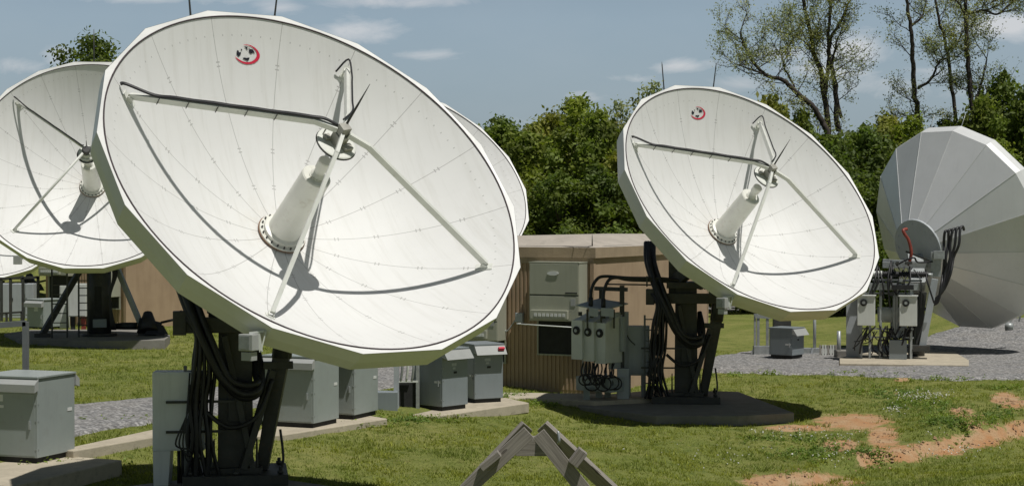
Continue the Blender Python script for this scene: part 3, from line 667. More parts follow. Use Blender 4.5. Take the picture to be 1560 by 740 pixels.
# ------------------------------------------------------------------ mount of the turned away dish
def back_mount(t, base, fr):
    e1, e2 = camframe(base); B = Vector(base); L = lambda x, y, z: B + e1 * x + e2 * y + Vector((0, 0, z)); R = Matrix((e1, e2, Vector((0, 0, 1)))).transposed()
    P = lambda px, py, y=0: L((px - 1398) / 46.3, y, (545 - py) / 46.3)
    def bx(name, mat, x0, y0, x1, y1, yf, dy, par=t, bev=.006):
        c = (P(x0, y0, yf) + P(x1, y1, yf)) / 2 + e2 * dy / 2
        return MB().box(c, (abs(x1 - x0) / 46.3, dy, abs(y1 - y0) / 46.3), R).build(name, mat, par, bev)
    MB().tube([P(1396, 545, 1.0), P(1396, 440, 1.0)], .27, 24).build('column', 'dsteel', t)
    bx('side_plate', 'lgrey', 1291, 452, 1311, 548, -.1, .5)
    bx('side_plate', 'lgrey', 1357, 470, 1382, 516, .1, .1)
    hub = fr(0, 0, -2.6)
    y = MB(); y.beam(P(1398, 440, .6), hub + Vector((0, 0, -.35)), .5, .5); y.beam(P(1345, 404, .2), P(1412, 404, .2), .14, .2); y.beam(P(1345, 398, .6), P(1412, 402, .6), .12, .12)
    y.build('yoke', 'galv', t, .01)
    bx('head_bracket', 'galv', 1417, 384, 1432, 421, -.25, .35); bx('head_bracket', 'galv', 1421, 382, 1437, 394, -.4, .25)
    for x0, x1 in ((1345, 1413),):
        pts = []; rs = []
        for k in range(44):
            pts.append(P(x0 + (x1 - x0) * k / 43, 417.5, -.3)); rs.append(.115 if k % 2 else .075)
        MB().tube(pts, rs, 12).build('screw_bellows', 'black', t)
    MB().tube([P(1318, 417, -.3), P(1345, 417, -.3)], .10, 14).build('actuator', 'wbox', t)
    MB().tube([P(1408, 418, -.3), P(1420, 418, -.3)], .06, 10).build('actuator', 'galv', t)
    bx('cable_tray', 'galv', 1326, 431, 1400, 441, -.55, .4); bx('cable_tray', 'galv', 1330, 426, 1404, 429, -.2, .5); bx('gear_motor', 'black', 1360, 433, 1392, 440, -.7, .2)
    MB().beam(P(1423, 424, -.25), P(1405, 527, -.2), .22, .24, up=e2).build('support_leg', 'lgrey', t, .01)
    MB().beam(P(1406, 445, .5), P(1395, 540, .4), .2, .2).build('support_leg', 'dsteel', t, .01)
    MB().box(P(1400, 529, -.2), (.7, .5, .2), R).build('foot_plate', 'dsteel', t, .01)
    fm = MB()
    for x in (1314, 1327, 1343, 1363, 1367, 1388): fm.beam(P(x, 546, -.45), P(x, 440, -.45), .075, .075)
    for yy in (446, 500, 513): fm.beam(P(1310, yy, -.42), P(1392, yy, -.42), .05, .05)
    fm.build('equipment_frame', 'galv', t)
    for x in (1309, 1371):
        b = bx('amplifier_box', 'wbox', x, 450, x + 26, 494, -.95, .5, bev=.012)
        c = P(x + 9.5, 459.5, -.965); MB().tube([c, c - e2 * .03], .115, 18).build('fan', 'dark', b); MB().tube([c - e2 * .02, c - e2 * .05], .05, 12).build('fan_hub', 'galv', b)
        MB().box(P(x + 13, 449, -.7), (.62, .6, .03), R).build('lid', 'wbox', b)
    MB().tube([P(1338, 480, .1), P(1372, 480, .1)], .25, 16).build('air_tank', 'wbox', t)
    bx('junction_box', 'cabd', 1356, 516, 1382, 545, -.75, .35)
    random.seed(9)
    for k in range(34):
        x = random.uniform(1316, 1392); x2 = x + random.uniform(-22, 22); z0 = random.uniform(494, 505); z1 = random.uniform(515, 543)
        MB().tube(smooth_path([P(x, z0, -.6), P((x + x2) / 2 + random.uniform(-9, 9), (z0 + z1) / 2 + 6, -.8 + random.uniform(0, .7)), P(x2, z1, -.5)], 5), random.choice((.018, .025, .035)), 5).build('thin_cable', 'black', t)
    for k in range(14):
        x = random.uniform(1318, 1412); MB().tube(smooth_path([P(x, random.uniform(396, 412), -.2), P(x + random.uniform(-12, 12), 428, -.6), P(x + random.uniform(-14, 14), random.uniform(440, 470), -.5)], 5), random.choice((.02, .03)), 5).build('thin_cable', 'black', t)
    for k in range(9):
        x = 1335 + 7 * k + random.uniform(-3, 3); w = random.uniform(3, 9); z = random.choice((398, 424, 444, 448)); bx('fitting', random.choice(('galv', 'dsteel', 'dsteel')), x, z, x + w, z + random.uniform(3, 8), -.6, .2)
    for k in range(5):
        o = k * 5.6; q_ = random.uniform(-2, 2); pts = [P(1466 - o, 350 + k * 1.5, .5), P(1464 - o, 345 + k * 1.7, .25), P(1460 - o, 350 + k, .1), P(1457 - o * .85 + q_, 372, .05 * k), P(1452 - o * .75 - q_, 392, .05), P(1445 - o * .35 + q_, 415, -.15 + .08 * k), P(1438 - o * .25, 436 + q_, -.1), P(1427, 452 + 2 * k, -.1), P(1414, 456 + 2 * k, 0)]
        MB().tube(smooth_path(pts, 6), .045, 8).build('coax_hose', 'black', t)
    rd = [P(1381, 349, 0), P(1376, 351, -.2), P(1379, 358, -.2), P(1384, 366, -.15), P(1388, 385, -.15), P(1384, 404, -.1)]
    MB().tube(smooth_path(rd, 6), [.055] * 31, 8).build('red_hose', 'redp', t)
    MB().tube(smooth_path([P(1366, 404, -.3), P(1378, 397, -.4), P(1392, 392, -.4), P(1398, 399, -.3), P(1420, 398, -.3)], 6), .03, 6).build('thin_cable', 'black', t)
    MB().beam(P(1380, 383, -.1), P(1415, 397, -.2), .06, .06).build('cable_arm', 'dsteel', t)
    # rods on the back rim and their brackets
    for px_, py_, q_ in ((1417, 197, 1424), (1464, 195, 1453)):
        a = P(px_, py_, 0); d = (fr.C + fr.n * -.4) - a
        a = W(px_, py_, 62.5 if px_ < 1440 else 63.2); MB().tube([a + Vector((-.05, 0, -.55)), a, a + Vector((.16, 0, .5))], [.02, .018, .006], 6).build('lightning_rod', 'galv', t)
back_mount(t3, d3, FR3)
# lamp hanging at the lower rim
q = W(1537, 497, 61.6)
lp = thing('floodlight', q, 'small lamp on a bent wire arm below the rim of the turned away dish', 'floodlight')
MB().tube([q - Vector((.12, 0, .0)), q + Vector((.12, -.1, 0))], [.16, .12], 12).build('housing', 'galv', lp)
MB().tube(smooth_path([q, q + Vector((.15, 0, .35)), q + Vector((.45, .1, .5)), q + Vector((.4, .2, .15)), q + Vector((.45, .1, .75))], 5), .022, 6).build('arm', 'galv', lp)

# ------------------------------------------------------------------ ground cabinets
def cabinet(pc, z, t, wl, wr, H, label, hood='left', mats=('cab', 'cab'), sticker=None, redmark=False, group='grey green equipment cabinets'):
    """pc: pixel of the near bottom corner of the base; left face turned t degrees, right face the rest"""
    o = Gz(*pc, z); t = math.radians(t); vr = Vector((math.sin(t), math.cos(t), 0)); vl = Vector((-math.cos(t), math.sin(t), 0))
    # right face runs along vr; left face along vl
    th = thing('equipment_cabinet', o + vr * wr / 2 + vl * wl / 2, label, 'cabinet', group)
    R = Matrix((-vl, vr, Vector((0, 0, 1)))).transposed(); c = lambda a, b, h: o + vl * a + vr * b + Vector((0, 0, h))
    bh = .10
    MB().box(c(wl / 2, wr / 2, bh / 2), (wl - .08, wr - .08, bh), R).build('base_frame', 'dark', th)
    MB().box(c(wl / 2, wr / 2, bh + (H - bh) / 2), (wl, wr, H - bh), R).build('body', mats[0], th, .006)
    MB().box(c(wl / 2, wr / 2, H + .018), (wl + .05, wr + .05, .036), R).build('lid', mats[0], th, .005)
    def hd(side):
        # sloping canopy along a face
        if side in ('left', 'back'):
            s = -1 if side == 'left' else 1; b0 = 0 if side == 'left' else wr; a0, a1 = -.03, wl + .03
            pr = [(b0, H - .005), (b0 + s * .12, H - .10), (b0 + s * .12, H - .24), (b0, H - .20)]
            vs = [c(a0, y, h) for y, h in pr] + [c(a1, y, h) for y, h in pr]
        else:
            pr = [(0, H - .005), (-.06, H - .01), (-.16, H - .20), (-.14, H - .22), (0, H - .18)]; pr = [(-.002, H - .01), (-.05, H - .012), (-.19, H - .22), (-.002, H - .17)]
            vs = [c(x, -.02, h) for x, h in pr] + [c(x, wr + .02, h) for x, h in pr]
        MB().add(vs, [(0, 1, 2, 3), (7, 6, 5, 4), (0, 4, 5, 1), (1, 5, 6, 2), (2, 6, 7, 3), (3, 7, 4, 0)]).build('rain_hood', 'hood', th)
    if hood == 'left':
        hd('left'); hd('back')
        MB().box(c(wl - .45, -.004, H * .76), (.17, .006, .12), R).build('sticker', 'sign', th); MB().box(c(wl - .45, -.004, H * .66), (.2, .006, .05), R).build('sticker', 'sign', th)
        MB().box(c(-.004, wr * .86, H * .58), (.006, .14, .06), R).build('sticker', 'sign', th)
    else:
        hd('right')
        MB().box(c(-.004, wr * .45, H * .75), (.006, .16, .07), R).build('sticker', 'lgrey', th); MB().box(c(-.004, wr * .45, H * .69), (.006, .09, .05), R).build('sticker', 'lgrey', th); MB().box(c(-.004, wr * .5, H * .62), (.006, .1, .05), R).build('sticker', 'dark', th)
        MB().box(c(.16, -.004, H * .47), (.2, .006, .05), R).build('sticker', 'sign', th)
        if redmark: MB().box(c(-.135, wr - .12, H - .09), (.09, .16, .05), R @ Matrix.Rotation(math.radians(-50), 3, 'Y')).build('sticker', 'red', th)
    sd = MB(); sd.box(c(wl / 2, -.002, bh + .02 + (H - bh - .28) / 2), (wl - .10, .006, H - bh - .30), R); sd.build('door', mats[0], th, .002)
    hdl = MB().box(c(wl * .12, -.02, H * .45), (.03, .03, .14), R).build('handle', 'galv', th)
    for h in (.25, H * .5, H * .7):
        MB().box(c(.03, -.004, h), (.02, .01, .02), R).build('fixing_bolt', 'galv', th); MB().box(c(-.004, .03, h), (.01, .02, .02), R).build('fixing_bolt', 'galv', th)
    return th
slab('concrete_pad', 'tan concrete pad under the cabinet at the left edge', [(-90, 730), (-90, 700), (100, 694), (186, 700), (20, 740)], .14, .3, 'conc')
cabinet((57, 706), .14, 20, 1.25, 1.15, 1.50, 'grey green cabinet nearest the camera, cut by the left picture edge')
slab('concrete_pad', 'long narrow tan concrete strip between grass and gravel at left', [(92, 684), (240, 652), (240, 664), (112, 686)], .27, .3, 'conc')
slab('concrete_pad', 'tan concrete pad under the two cabinets right of the thick post', [(385, 664), (400, 650), (560, 632), (590, 637), (430, 662)], .06, .2, 'conc')
cabinet((478, 652), .06, 23, 1.25, 1.10, 1.47, 'large grey green cabinet with stickers right beside the biggest dish post')
cabinet((540, 639), .06, 23, 1.0, 1.12, 1.47, 'narrower looking grey green cabinet tucked behind the large one, under the dish rim')
slab('concrete_pad', 'tan concrete pad carrying the pair of hooded blue grey cabinets', [(576, 629), (600, 624), (770, 605), (806, 613), (660, 634)], -.03, .25, 'conc')
cabinet((674, 626), -.03, 42, .98, .86, 1.42, 'blue grey hooded cabinet, left one of the pair, half under the dish rim', 'right', ('cabd', 'cab'))
cabinet((723, 614), -.03, 62, .95, .78, 1.40, 'blue grey hooded cabinet with a red mark on its hood', 'right', ('cabd', 'cab'), redmark=True)
cabinet((1207, 546), -.22, 36, .86, .85, .98, 'small dark grey cabinet alone on the gravel yard', 'right', ('cabd', 'cab'))
cabinet((66, 503), .62, 33, .80, 1.0, 1.02, 'small grey cabinet behind the plinth of the left rear dish')
# grey pull box, post and open rack between the cabinets
q = Gz(584, 627, 0); e1, e2 = camframe(q); R = Matrix((e1, e2, Vector((0, 0, 1)))).transposed()
o = MB().box(q + Vector((0, .3, .22)), (.62, .5, .45), R).build('pull_box', 'cabd', None, .008); tag(o, 'low grey box on the ground between the cabinets and the steel post', 'utility box')
q = Gz(604, 624, 0); rk = thing('open_rack', q, 'open grey steel rack with hanging cables left of the paired cabinets', 'rack')
MB().beam(q, q + Vector((0, 0, 1.35)), .12, .12).build('post', 'lgrey', rk); MB().beam(q + e1 * .5 + e2 * .2, q + e1 * .5 + e2 * .2 + Vector((0, 0, 1.35)), .08, .08).build('post', 'galv', rk)
MB().box(q + e1 * .3 + e2 * .3 + Vector((0, 0, .32)), (.5, .1, .62), R).build('back_panel', 'dark', rk)
for h in (.66, 1.28): MB().beam(q + Vector((0, 0, h)), q + e1 * .5 + Vector((0, 0, h)), .04, .04).build('rail', 'wbox', rk)
for k in range(3): MB().tube(smooth_path([q + e1 * (.1 + .13 * k) + Vector((0, 0, 1.25)), q + e1 * (.14 + .13 * k) + Vector((0, -.03, 1.0)), q + e1 * (.1 + .13 * k) + Vector((0, 0, .68))], 4), .03, 6).build('cable', 'wbox' if k % 2 else 'galv', rk)

# white meter cabinet with legs beside the ladder of the biggest dish
q = W(232, 735, 29.6); q.z = PZ1; e1, e2 = camframe(q); R = Matrix((e1, e2, Vector((0, 0, 1)))).transposed()
mc = thing('control_cabinet', q + e1 * .4, 'pale grey upright cabinet on legs left of the biggest dish post', 'cabinet')
R2 = R @ Matrix.Rotation(math.radians(-8), 3, 'Z')
MB().box(q + e1 * .42 + Vector((0, .2, 1.24)), (.86, .42, 1.32), R2).build('body', 'pale', mc, .012)
MB().box(q + e1 * .42 + Vector((0, -.02, 1.24)), (.80, .012, 1.26), R2).build('door', 'pale', mc, .004)
MB().add([q + e1 * x + Vector((0, 0, z)) for x, z in ((.01, .58), (.30, .58), (.26, -.0), (.02, -.0))] + [q + e1 * x + Vector((0, .3, z)) for x, z in ((.01, .58), (.30, .58), (.26, -.0), (.02, -.0))], [(0, 1, 2, 3), (7, 6, 5, 4), (0, 3, 7, 4), (1, 5, 6, 2), (0, 4, 5, 1), (3, 2, 6, 7)]).build('leg', 'pale', mc)
MB().beam(q + e1 * .72 + Vector((0, .2, .58)), q + e1 * .72 + Vector((0, .2, 0)), .1, .1).build('leg', 'pale', mc)
for k in range(3): MB().tube([q + e1 * (.42 + .06 * k) + Vector((0, .1, .58)), q + e1 * (.42 + .06 * k) + Vector((0, .1, .02))], .03, 6).build('conduit', 'black', mc)
q = W(190, 741, 28.4); q.z = tz(q.x, q.y)

# ------------------------------------------------------------------ equipment stand beside the middle dish
def stand2():
    base = Vector(d2); e1, e2 = camframe(base); L = lambda x, y, z: base + e1 * x + e2 * y + Vector((0, 0, z)); P = lambda px, py, y=0: L((px - 1045) / 58.9, y, (612 - py) / 58.9)
    R = Matrix((e1, e2, Vector((0, 0, 1)))).transposed(); a = math.radians(38); RR = R @ Matrix.Rotation(-a, 3, 'Z')
    t = thing('amplifier_stand', P(920, 612), 'stand with three narrow white boxes under a small sun roof, beside the middle dish', 'equipment stand')
    fx = RR @ Vector((1, 0, 0)); fy = RR @ Vector((0, 1, 0))
    # front plane: boxes step rightwards and nearer
    for k, (x, y0, y1) in enumerate(((880, 488, 546), (898, 490, 548), (916, 491, 551))):
        f = P(x, (y0 + y1) / 2, -.55 - .12 * k); h = (y1 - y0) / 58.9; c = f + fy * .36
        b = MB(); w = .34; hx = w / 2; hz = h / 2; d = .72
        pr = [(-d / 2, -hz), (d / 2, -hz), (d / 2, hz + .22), (-d / 2, hz)]
        vs = [c + fx * s * hx + fy * y + Vector((0, 0, z)) for s in (-1, 1) for y, z in pr]
        b.add(vs, [(0, 1, 2, 3)[::-1], (4, 5, 6, 7), (0, 4, 7, 3)[::-1], (1, 5, 6, 2), (0, 1, 5, 4), (3, 2, 6, 7)[::-1]])
        bo = b.build('amplifier_box', 'wbox', t, .012)
        p = c - fy * (d / 2 + .004) + Vector((0, 0, hz - .25)); MB().tube([p, p - fy * .03], .11, 18).build('fan', 'dark', bo); MB().tube([p - fy * .025, p - fy * .05], .045, 10).build('fan_hub', 'galv', bo)
        MB().beam(c - fy * .15 + Vector((-.05, 0, hz + .12)), c - fy * .15 + Vector((-.05, 0, hz + .22)), .1, .08).build('clasp', 'dsteel', bo)
        for j in range(3): MB().tube(smooth_path([c + fx * (-.1 + .1 * j) + Vector((0, 0, -hz)), c + fx * (-.1 + .1 * j) + Vector((.02 * j, 0, -hz - .25)), c + fx * (-.12 + .1 * j) + Vector((.05 - .05 * j, -.05, -hz - .55))], 5), .02, 6).build('coax_cable', 'black' if j else 'galv', t)
    MB().box(P(943, 518, -.35), (.10, .7, 1.45), RR).build('back_plate', 'lgrey', t, .008)
    MB().box(P(950, 508, -.45), (.10, .12, .9), RR).build('upright', 'lgrey', t, .008)
    fr_ = MB(); fr_.beam(P(948, 612, -.3), P(948, 435, -.3), .12, .12); fr_.beam(P(916, 470, -.1), P(916, 440, -.1), .12, .08); fr_.beam(P(906, 440, -.1), P(956, 441, -.35), .1, .1)
    fr_.build('post', 'dsteel', t)
    # sun roof: two tilted plates
    rf = MB(); v = [P(880, 463, -.9), P(912, 455, -.2), P(957, 462, -.2), P(921, 470, -.95)]
    rf.add(v + [p - Vector((0, 0, .03)) for p in v], [(0, 1, 2, 3)[::-1], (4, 5, 6, 7), (0, 1, 5, 4), (1, 2, 6, 5), (2, 3, 7, 6), (3, 0, 4, 7)]); rf.build('sun_roof', 'lgrey', t)
    rf = MB()
    for x0, x1 in ((900, 914), (918, 937)):
        v = [P(x0, 467, -.98), P(x1, 468, -.98), P(x1, 481, -1.0), P(x0, 479, -1.0)]; rf.add(v + [p + e2 * .03 for p in v], [(0, 1, 2, 3)[::-1], (4, 5, 6, 7), (0, 1, 5, 4), (1, 2, 6, 5), (2, 3, 7, 6), (3, 0, 4, 7)])
    rf.build('roof_flap', 'lgrey', t)
    for x in (897, 918, 937): MB().beam(P(x, 470, -.85), P(x, 498, -.75), .05, .04).build('roof_bracket', 'dsteel', t)
    for k, (x, yy) in enumerate(((902, 462), (921, 464))):
        MB().tube(smooth_path([P(x, yy + 8, -.8), P(x, yy - 6, -.8), P(x + 1, yy - 22, -.75), P(x + 8, 426, -.7), P(x + 20, 420.5 + 2 * k, -.6), P(960, 423 + 3 * k, -.5), P(1010, 424 + 4 * k, -.4), P(1045, 429 + 4 * k, -.3)], 6), .042, 8).build('waveguide', 'black', t)
        MB().tube([P(x, yy + 6, -.8), P(x, yy - 10, -.8)], .06, 8).build('cable_boot', 'black', t)
    MB().tube([P(925, 433, -.3), P(1010, 434, -.3)], .022, 6).build('support_rod', 'dsteel', t); MB().beam(P(986, 420, -.5), P(986, 436, -.5), .04, .04).build('clamp', 'dsteel', t)
    # lower tray with legs and coiled cables
    MB().box(P(915, 583, -.55), (1.15, .55, .36), RR).build('tray', 'cab', t, .01)
    for x, y in ((896, -.8), (913, -.3), (926, -.2)): MB().beam(P(x, 588, y), P(x, 610, y), .16, .12).build('leg', 'cab', t)
    MB().beam(P(950, 560, -.5), P(950, 612, -.5), .30, .2).build('leg', 'lgrey', t)
    random.seed(4)
    for k in range(9):
        c = P(894 + 5.6 * k, 577 + random.uniform(-4, 4), -1.0 - random.uniform(0, .15)); r = random.uniform(.10, .2)
        MB().tube([c + e1 * r * math.cos(j * PI / 8) * 1.1 + Vector((0, 0, r * math.sin(j * PI / 8))) for j in range(17)], .02, 5).build('coiled_cable', 'black', t)
    for k in range(12):
        x = random.uniform(890, 942); MB().tube(smooth_path([P(x, 552, -.6), P(x + random.uniform(-5, 5), 564, -.9), P(x + random.uniform(-8, 8), 576, -1.0)], 5), random.choice((.016, .024)), 5).build('coax_cable', 'black', t)
    # grey boxes behind, between the stand and the ladder
    b = thing('grey_cabinet', P(968, 612), 'shaded grey upright cabinet between the white boxes and the ladder', 'cabinet')
    MB().box(P(968, 535, .1), (.72, .4, 1.28), R).build('body', 'lgrey', b, .01)
    MB().box(P(968, 535, -.108), (.66, .012, 1.2), R).build('door', 'lgrey', b, .004)
    for x in (957, 980): MB().beam(P(x, 573, .1), P(x, 612, .1), .12, .12).build('leg', 'lgrey', b)
    MB().tube(smooth_path([P(951, 500, -.15), P(958, 516, -.15), P(968, 526, -.15)], 4), .012, 5).build('wire', 'black', b)
stand2()

# ------------------------------------------------------------------ equipment shelters
def shelter(corner, H, z, label, la=(-.9, .436), lr=(.436, .9), Ll=3.95, Lr=9.2):
    o = Vector((corner[0], corner[1], z)); vl = Vector((*la, 0)); vr = Vector((*lr, 0)); U = Vector((0, 0, 1)); nl = -vr; nr = -vl
    t = thing('equipment_shelter', o + vl * Ll / 2 + vr * Lr / 2, label, 'shelter')
    c = lambda a, b, h: o + vl * a + vr * b + U * h
    def blk(mb, a0, a1, b0, b1, h0, h1):
        vs = [c(a, b, h) for h in (h0, h1) for a, b in ((a0, b0), (a0, b1), (a1, b1), (a1, b0))]
        mb.add(vs, [(3, 2, 1, 0), (4, 5, 6, 7), (0, 1, 5, 4), (1, 2, 6, 5), (2, 3, 7, 6), (3, 0, 4, 7)])
    w = MB(); blk(w, 0, Ll, 0, Lr, -.3, H - .28); w.build('wall', 'wall', t)
    r = MB()
    k = .02
    while k < Ll - .1:
        blk(r, k, k + .055, -.022, .01, .05, H - .45); k += .125
    r.build('ribbed_cladding', 'wall', t)
    r = MB(); blk(r, .0, Ll, -.045, .0, H - .44, H - .285); r.build('top_trim', 'fascia', t)
    pl = MB(); blk(pl, -.01, .10, -.05, .08, .0, H - .285); pl.build('corner_trim', 'wall', t)
    jt = MB(); blk(jt, -.004, .0, Lr * .52, Lr * .52 + .02, 0, H - .29); blk(jt, -.02, .0, Lr - .12, Lr - .04, 0, H - .29); jt.build('panel_joint', 'fascia', t)
    rf = MB(); e = .07; b0, b1, a0, a1 = -e, Lr + e, -e, Ll + e; h0 = H - .28; h1 = H
    mid = [c(a0 + 1.0, b0 + 1.2, H + .30), c(a0 + 1.0, b1 - 1.2, H + .30), c(a1 - 1.0, b1 - 1.2, H + .30), c(a1 - 1.0, b0 + 1.2, H + .30)]
    lo = [c(a, b, h0) for a, b in ((a0, b0), (a0, b1), (a1, b1), (a1, b0))]; hi = [c(a, b, h1) for a, b in ((a0, b0), (a0, b1), (a1, b1), (a1, b0))]
    fa = MB().add(lo + hi, [(3, 2, 1, 0)] + [(i, (i + 1) % 4, 4 + (i + 1) % 4, 4 + i) for i in range(4)]); fa.build('fascia', 'fascia', t)
    rf.add([p + U * .003 for p in hi] + mid, [(4, 5, 6, 7)] + [(i, (i + 1) % 4, 4 + (i + 1) % 4, 4 + i) for i in range(4)]); rf.build('roof', 'roof', t)
    MB().tube([c(.1, .1, H), c(.1, .1, H + .35)], [.02, .008], 6).build('lightning_rod', 'dsteel', t)
    MB().tube(smooth_path([c(0, Lr, H + .02), c(.08, Lr * .5, H + .03), c(.1, .12, H + .03), c(1, .05, H + .03), c(Ll, .1, H + .03)], 4), .012, 5).build('ground_wire', 'dsteel', t)
    return t, c, blk, vl, vr
SHZ = -.27; X0 = W(905, 597, 48)
st, c, blk, vl, vr = shelter((X0.x, X0.y), 3.93, SHZ, 'tan ribbed equipment shelter with a beige cooling unit, behind the middle dish')
def acunit(c, blk, a0, a1, h0, h1, hb, label):
    t = thing('cooling_unit', c((a0 + a1) / 2, -.3, hb), label, 'cooling unit')
    m = MB(); blk(m, a0, a1, -.60, -.04, h0, h1); m.build('housing', 'ac', t, .012)
    m = MB(); blk(m, a0 - .01, a1 + .01, -.62, -.04, h1, h1 + .03); m.build('lid', 'ac', t)
    m = MB(); blk(m, a0 + .02, a1 - .02, -.612, -.60, h0 + (h1 - h0) * .44, h0 + (h1 - h0) * .455); m.build('panel_seam', 'dsteel', t)
    m = MB(); blk(m, a0 + .02, a1 - .02, -.622, -.60, h0 + (h1 - h0) * .46, h1 - .02); m.build('front_panel', 'ac', t, .006)
    m = MB(); blk(m, a0 + .02, a1 - .02, -.618, -.60, h0 + .02, h0 + (h1 - h0) * .43); lo = m.build('front_panel', 'ac', t, .006)
    m = MB(); blk(m, a0 + .30, a1 - .08, -.72, -.60, h0 + .06, h0 + .30); lb = m.build('louvre_box', 'ac', t, .01)
    m = MB()
    n = 8
    for k in range(n):
        x = a0 + .36 + (a1 - a0 - .52) * k / n; blk(m, x, x + .075, -.735, -.72, h0 + .13, h0 + .21)
    m.build('louvre', 'sign', lb)
    ctr = c((a0 + a1) / 2 + .02, -.625, h1 - .28); vs = []; nl = -vr
    for k in range(24): a = 2 * PI * k / 24; vs.append(ctr + vl * .17 * math.cos(a) + Vector((0, 0, .055 * math.sin(a))))
    m = MB().add(vs + [v + nl * .02 for v in vs], [tuple(range(24)), tuple(range(47, 23, -1))] + [(k, (k + 1) % 24, 24 + (k + 1) % 24, 24 + k) for k in range(24)]); m.build('badge', 'sign', t)
    m = MB(); blk(m, a0 + .10, a0 + .24, -.63, -.62, h0 + .42, h0 + .62); m.build('switch_plate', 'hood', t)
    m = MB(); blk(m, a0 + .05, a0 + .40, -.63, -.622, h0 + (h1 - h0) * .48, h0 + (h1 - h0) * .50); m.build('sticker', 'dark', t)
    # framed dark duct opening below
    m = MB(); blk(m, a0, a1, -.06, -.045, hb, h0); m.build('opening', 'dark', t)
    m = MB(); blk(m, a0, a0 + .04, -.10, -.04, hb, h0); blk(m, a1 - .04, a1, -.10, -.04, hb, h0); blk(m, a0 + .04, a1 - .04, -.10, -.04, hb, hb + .04); m.build('frame', 'ac', t)
    return t
acunit(c, blk, .18, 1.66, 1.95, 3.52, .98, 'large beige cooling unit with an oval badge on the tan shelter wall')
acunit(c, blk, 2.62, 3.9, 1.35, 2.55, .7, 'beige cooling unit at the far left end of the shelter, mostly behind the biggest dish')
cd = thing('conduit_run', c(1.9, -.1, 1.8), 'pale conduit crossing below the beige cooling unit to a small wall box', 'conduit')
MB().tube([c(.0, -.78, 1.80), c(1.95, -.78, 1.86), c(1.97, -.1, 1.86)], .018, 6).build('pipe', 'wbox', cd)
m = MB(); blk(m, 2.08, 2.30, -.16, -.04, 1.86, 2.12); m.build('wall_box', 'lgrey', cd, .008)
MB().tube(smooth_path([c(2.3, -.1, 1.95), c(2.6, -.1, 1.6), c(2.72, -.1, 2.0), c(2.75, -.1, 2.5)], 6), .02, 6).build('pipe', 'galv', cd)
P = [Gz(*p, -.2) for p in ((700, 606), (905, 598), (985, 600), (900, 611), (795, 607), (720, 612))]
o = slab('concrete_apron', 'pale concrete apron along the foot of the tan shelter', [(745, 612), (745, 597), (903, 599), (1000, 606), (905, 611), (800, 605)], -.17, .2, 'conc', 'concrete apron')
EXCL.append(np.array([[c(a, b, 0).x, c(a, b, 0).y] for a, b in ((-.1, -.1), (4, -.1), (4, 7.6), (-.1, 7.6))]))
X0 = W(193, 500, 62)
st2, c, blk, vl, vr = shelter((X0.x, X0.y), 3.8, .5, 'tan equipment shelter behind the left rear dish', Ll=3.6)
acunit(c, blk, .22, .95, 1.2, 3.2, .75, 'narrow beige cooling unit on the left rear shelter beside its corner')
acunit(c, blk, 2.1, 3.4, 1.9, 3.2, 1.0, 'wide beige cooling unit on the left rear shelter behind the ladder')
EXCL.append(np.array([[c(a, b, 0).x, c(a, b, 0).y] for a, b in ((-.1, -.1), (3.7, -.1), (3.7, 7.6), (-.1, 7.6))]))
# white boards behind the left rear dish
for (x0, x1, y0, y1, dd, lab, mt) in ((104, 131, 432, 482, 59.5, 'plain white upright board cabinet behind the column of the left rear dish', 'wbox'), (91, 103, 434, 500, 60, 'tall narrow white cabinet behind the dark ladder of the left rear dish', 'wbox')):
    a = W(x0, y1, dd); b = W(x1, y0, dd); th = thing('white_cabinet', ((a.x + b.x) / 2, dd + .15, tz(a.x, dd)), lab, 'cabinet')
    MB().box(((a.x + b.x) / 2, dd + .15, (a.z + b.z) / 2), (b.x - a.x, .3, b.z - a.z)).build('body', mt, th, .01)
    MB().box(((a.x + b.x) / 2, dd - .006, (a.z + b.z) / 2), (b.x - a.x - .06, .012, b.z - a.z - .06)).build('door', mt, th, .004)
    g_ = tz(a.x, dd)
    if a.z > g_ + .1:
        for s in (.2, .8): MB().beam((a.x + (b.x - a.x) * s, dd + .15, a.z), (a.x + (b.x - a.x) * s, dd + .15, g_), .14, .1).build('leg', 'redp' if s > .5 else 'dark', th)
# three grey lockers with a rail at far left
for i, (x0, x1) in enumerate(((-3, 13), (17, 33), (38, 51))):
    dd = 66; a = W(x0, 480, dd); b = W(x1, 432, dd); g_ = min(tz(a.x, dd), a.z)
    th = thing('grey_locker', ((a.x + b.x) / 2, dd + .25, g_), ('leftmost', 'middle', 'rightmost')[i] + ' of three tall grey lockers standing behind the rail at far left', 'locker', 'grey lockers behind the rail')
    MB().box(((a.x + b.x) / 2, dd + .25, (g_ + b.z) / 2), (b.x - a.x, .5, b.z - g_)).build('body', 'lgrey', th, .01)
    MB().box(((a.x + b.x) / 2, dd - .006, (a.z + b.z) / 2), (b.x - a.x - .05, .012, b.z - a.z - .05)).build('door', 'lgrey', th, .004)
    MB().box((a.x + .06, dd - .02, (a.z + b.z) / 2), (.03, .02, .12)).build('handle', 'dsteel', th)
def rail(name, label, pts, posts, d, mat='dsteel', w=.09, gz=None, cat='railing'):
    A = [W(x, y, d) for x, y in pts]; th = thing(name, (A[0].x, d, tz(A[0].x, d)), label, cat)
    for a, b in zip(A[:-1], A[1:]): MB().beam(a, b, w, w).build('rail', mat, th)
    for x, y in posts:
        p = W(x, y, d); MB().beam((p.x, d, p.z), (p.x, d, tz(p.x, d) - .1), w, w).build('post', mat, th)
    return th
rail('pipe_rail', 'dark rail frame round the grey lockers at far left', [(-10, 425), (60, 422)], [(2, 425), (16, 424), (35, 423), (58, 422)], 64)
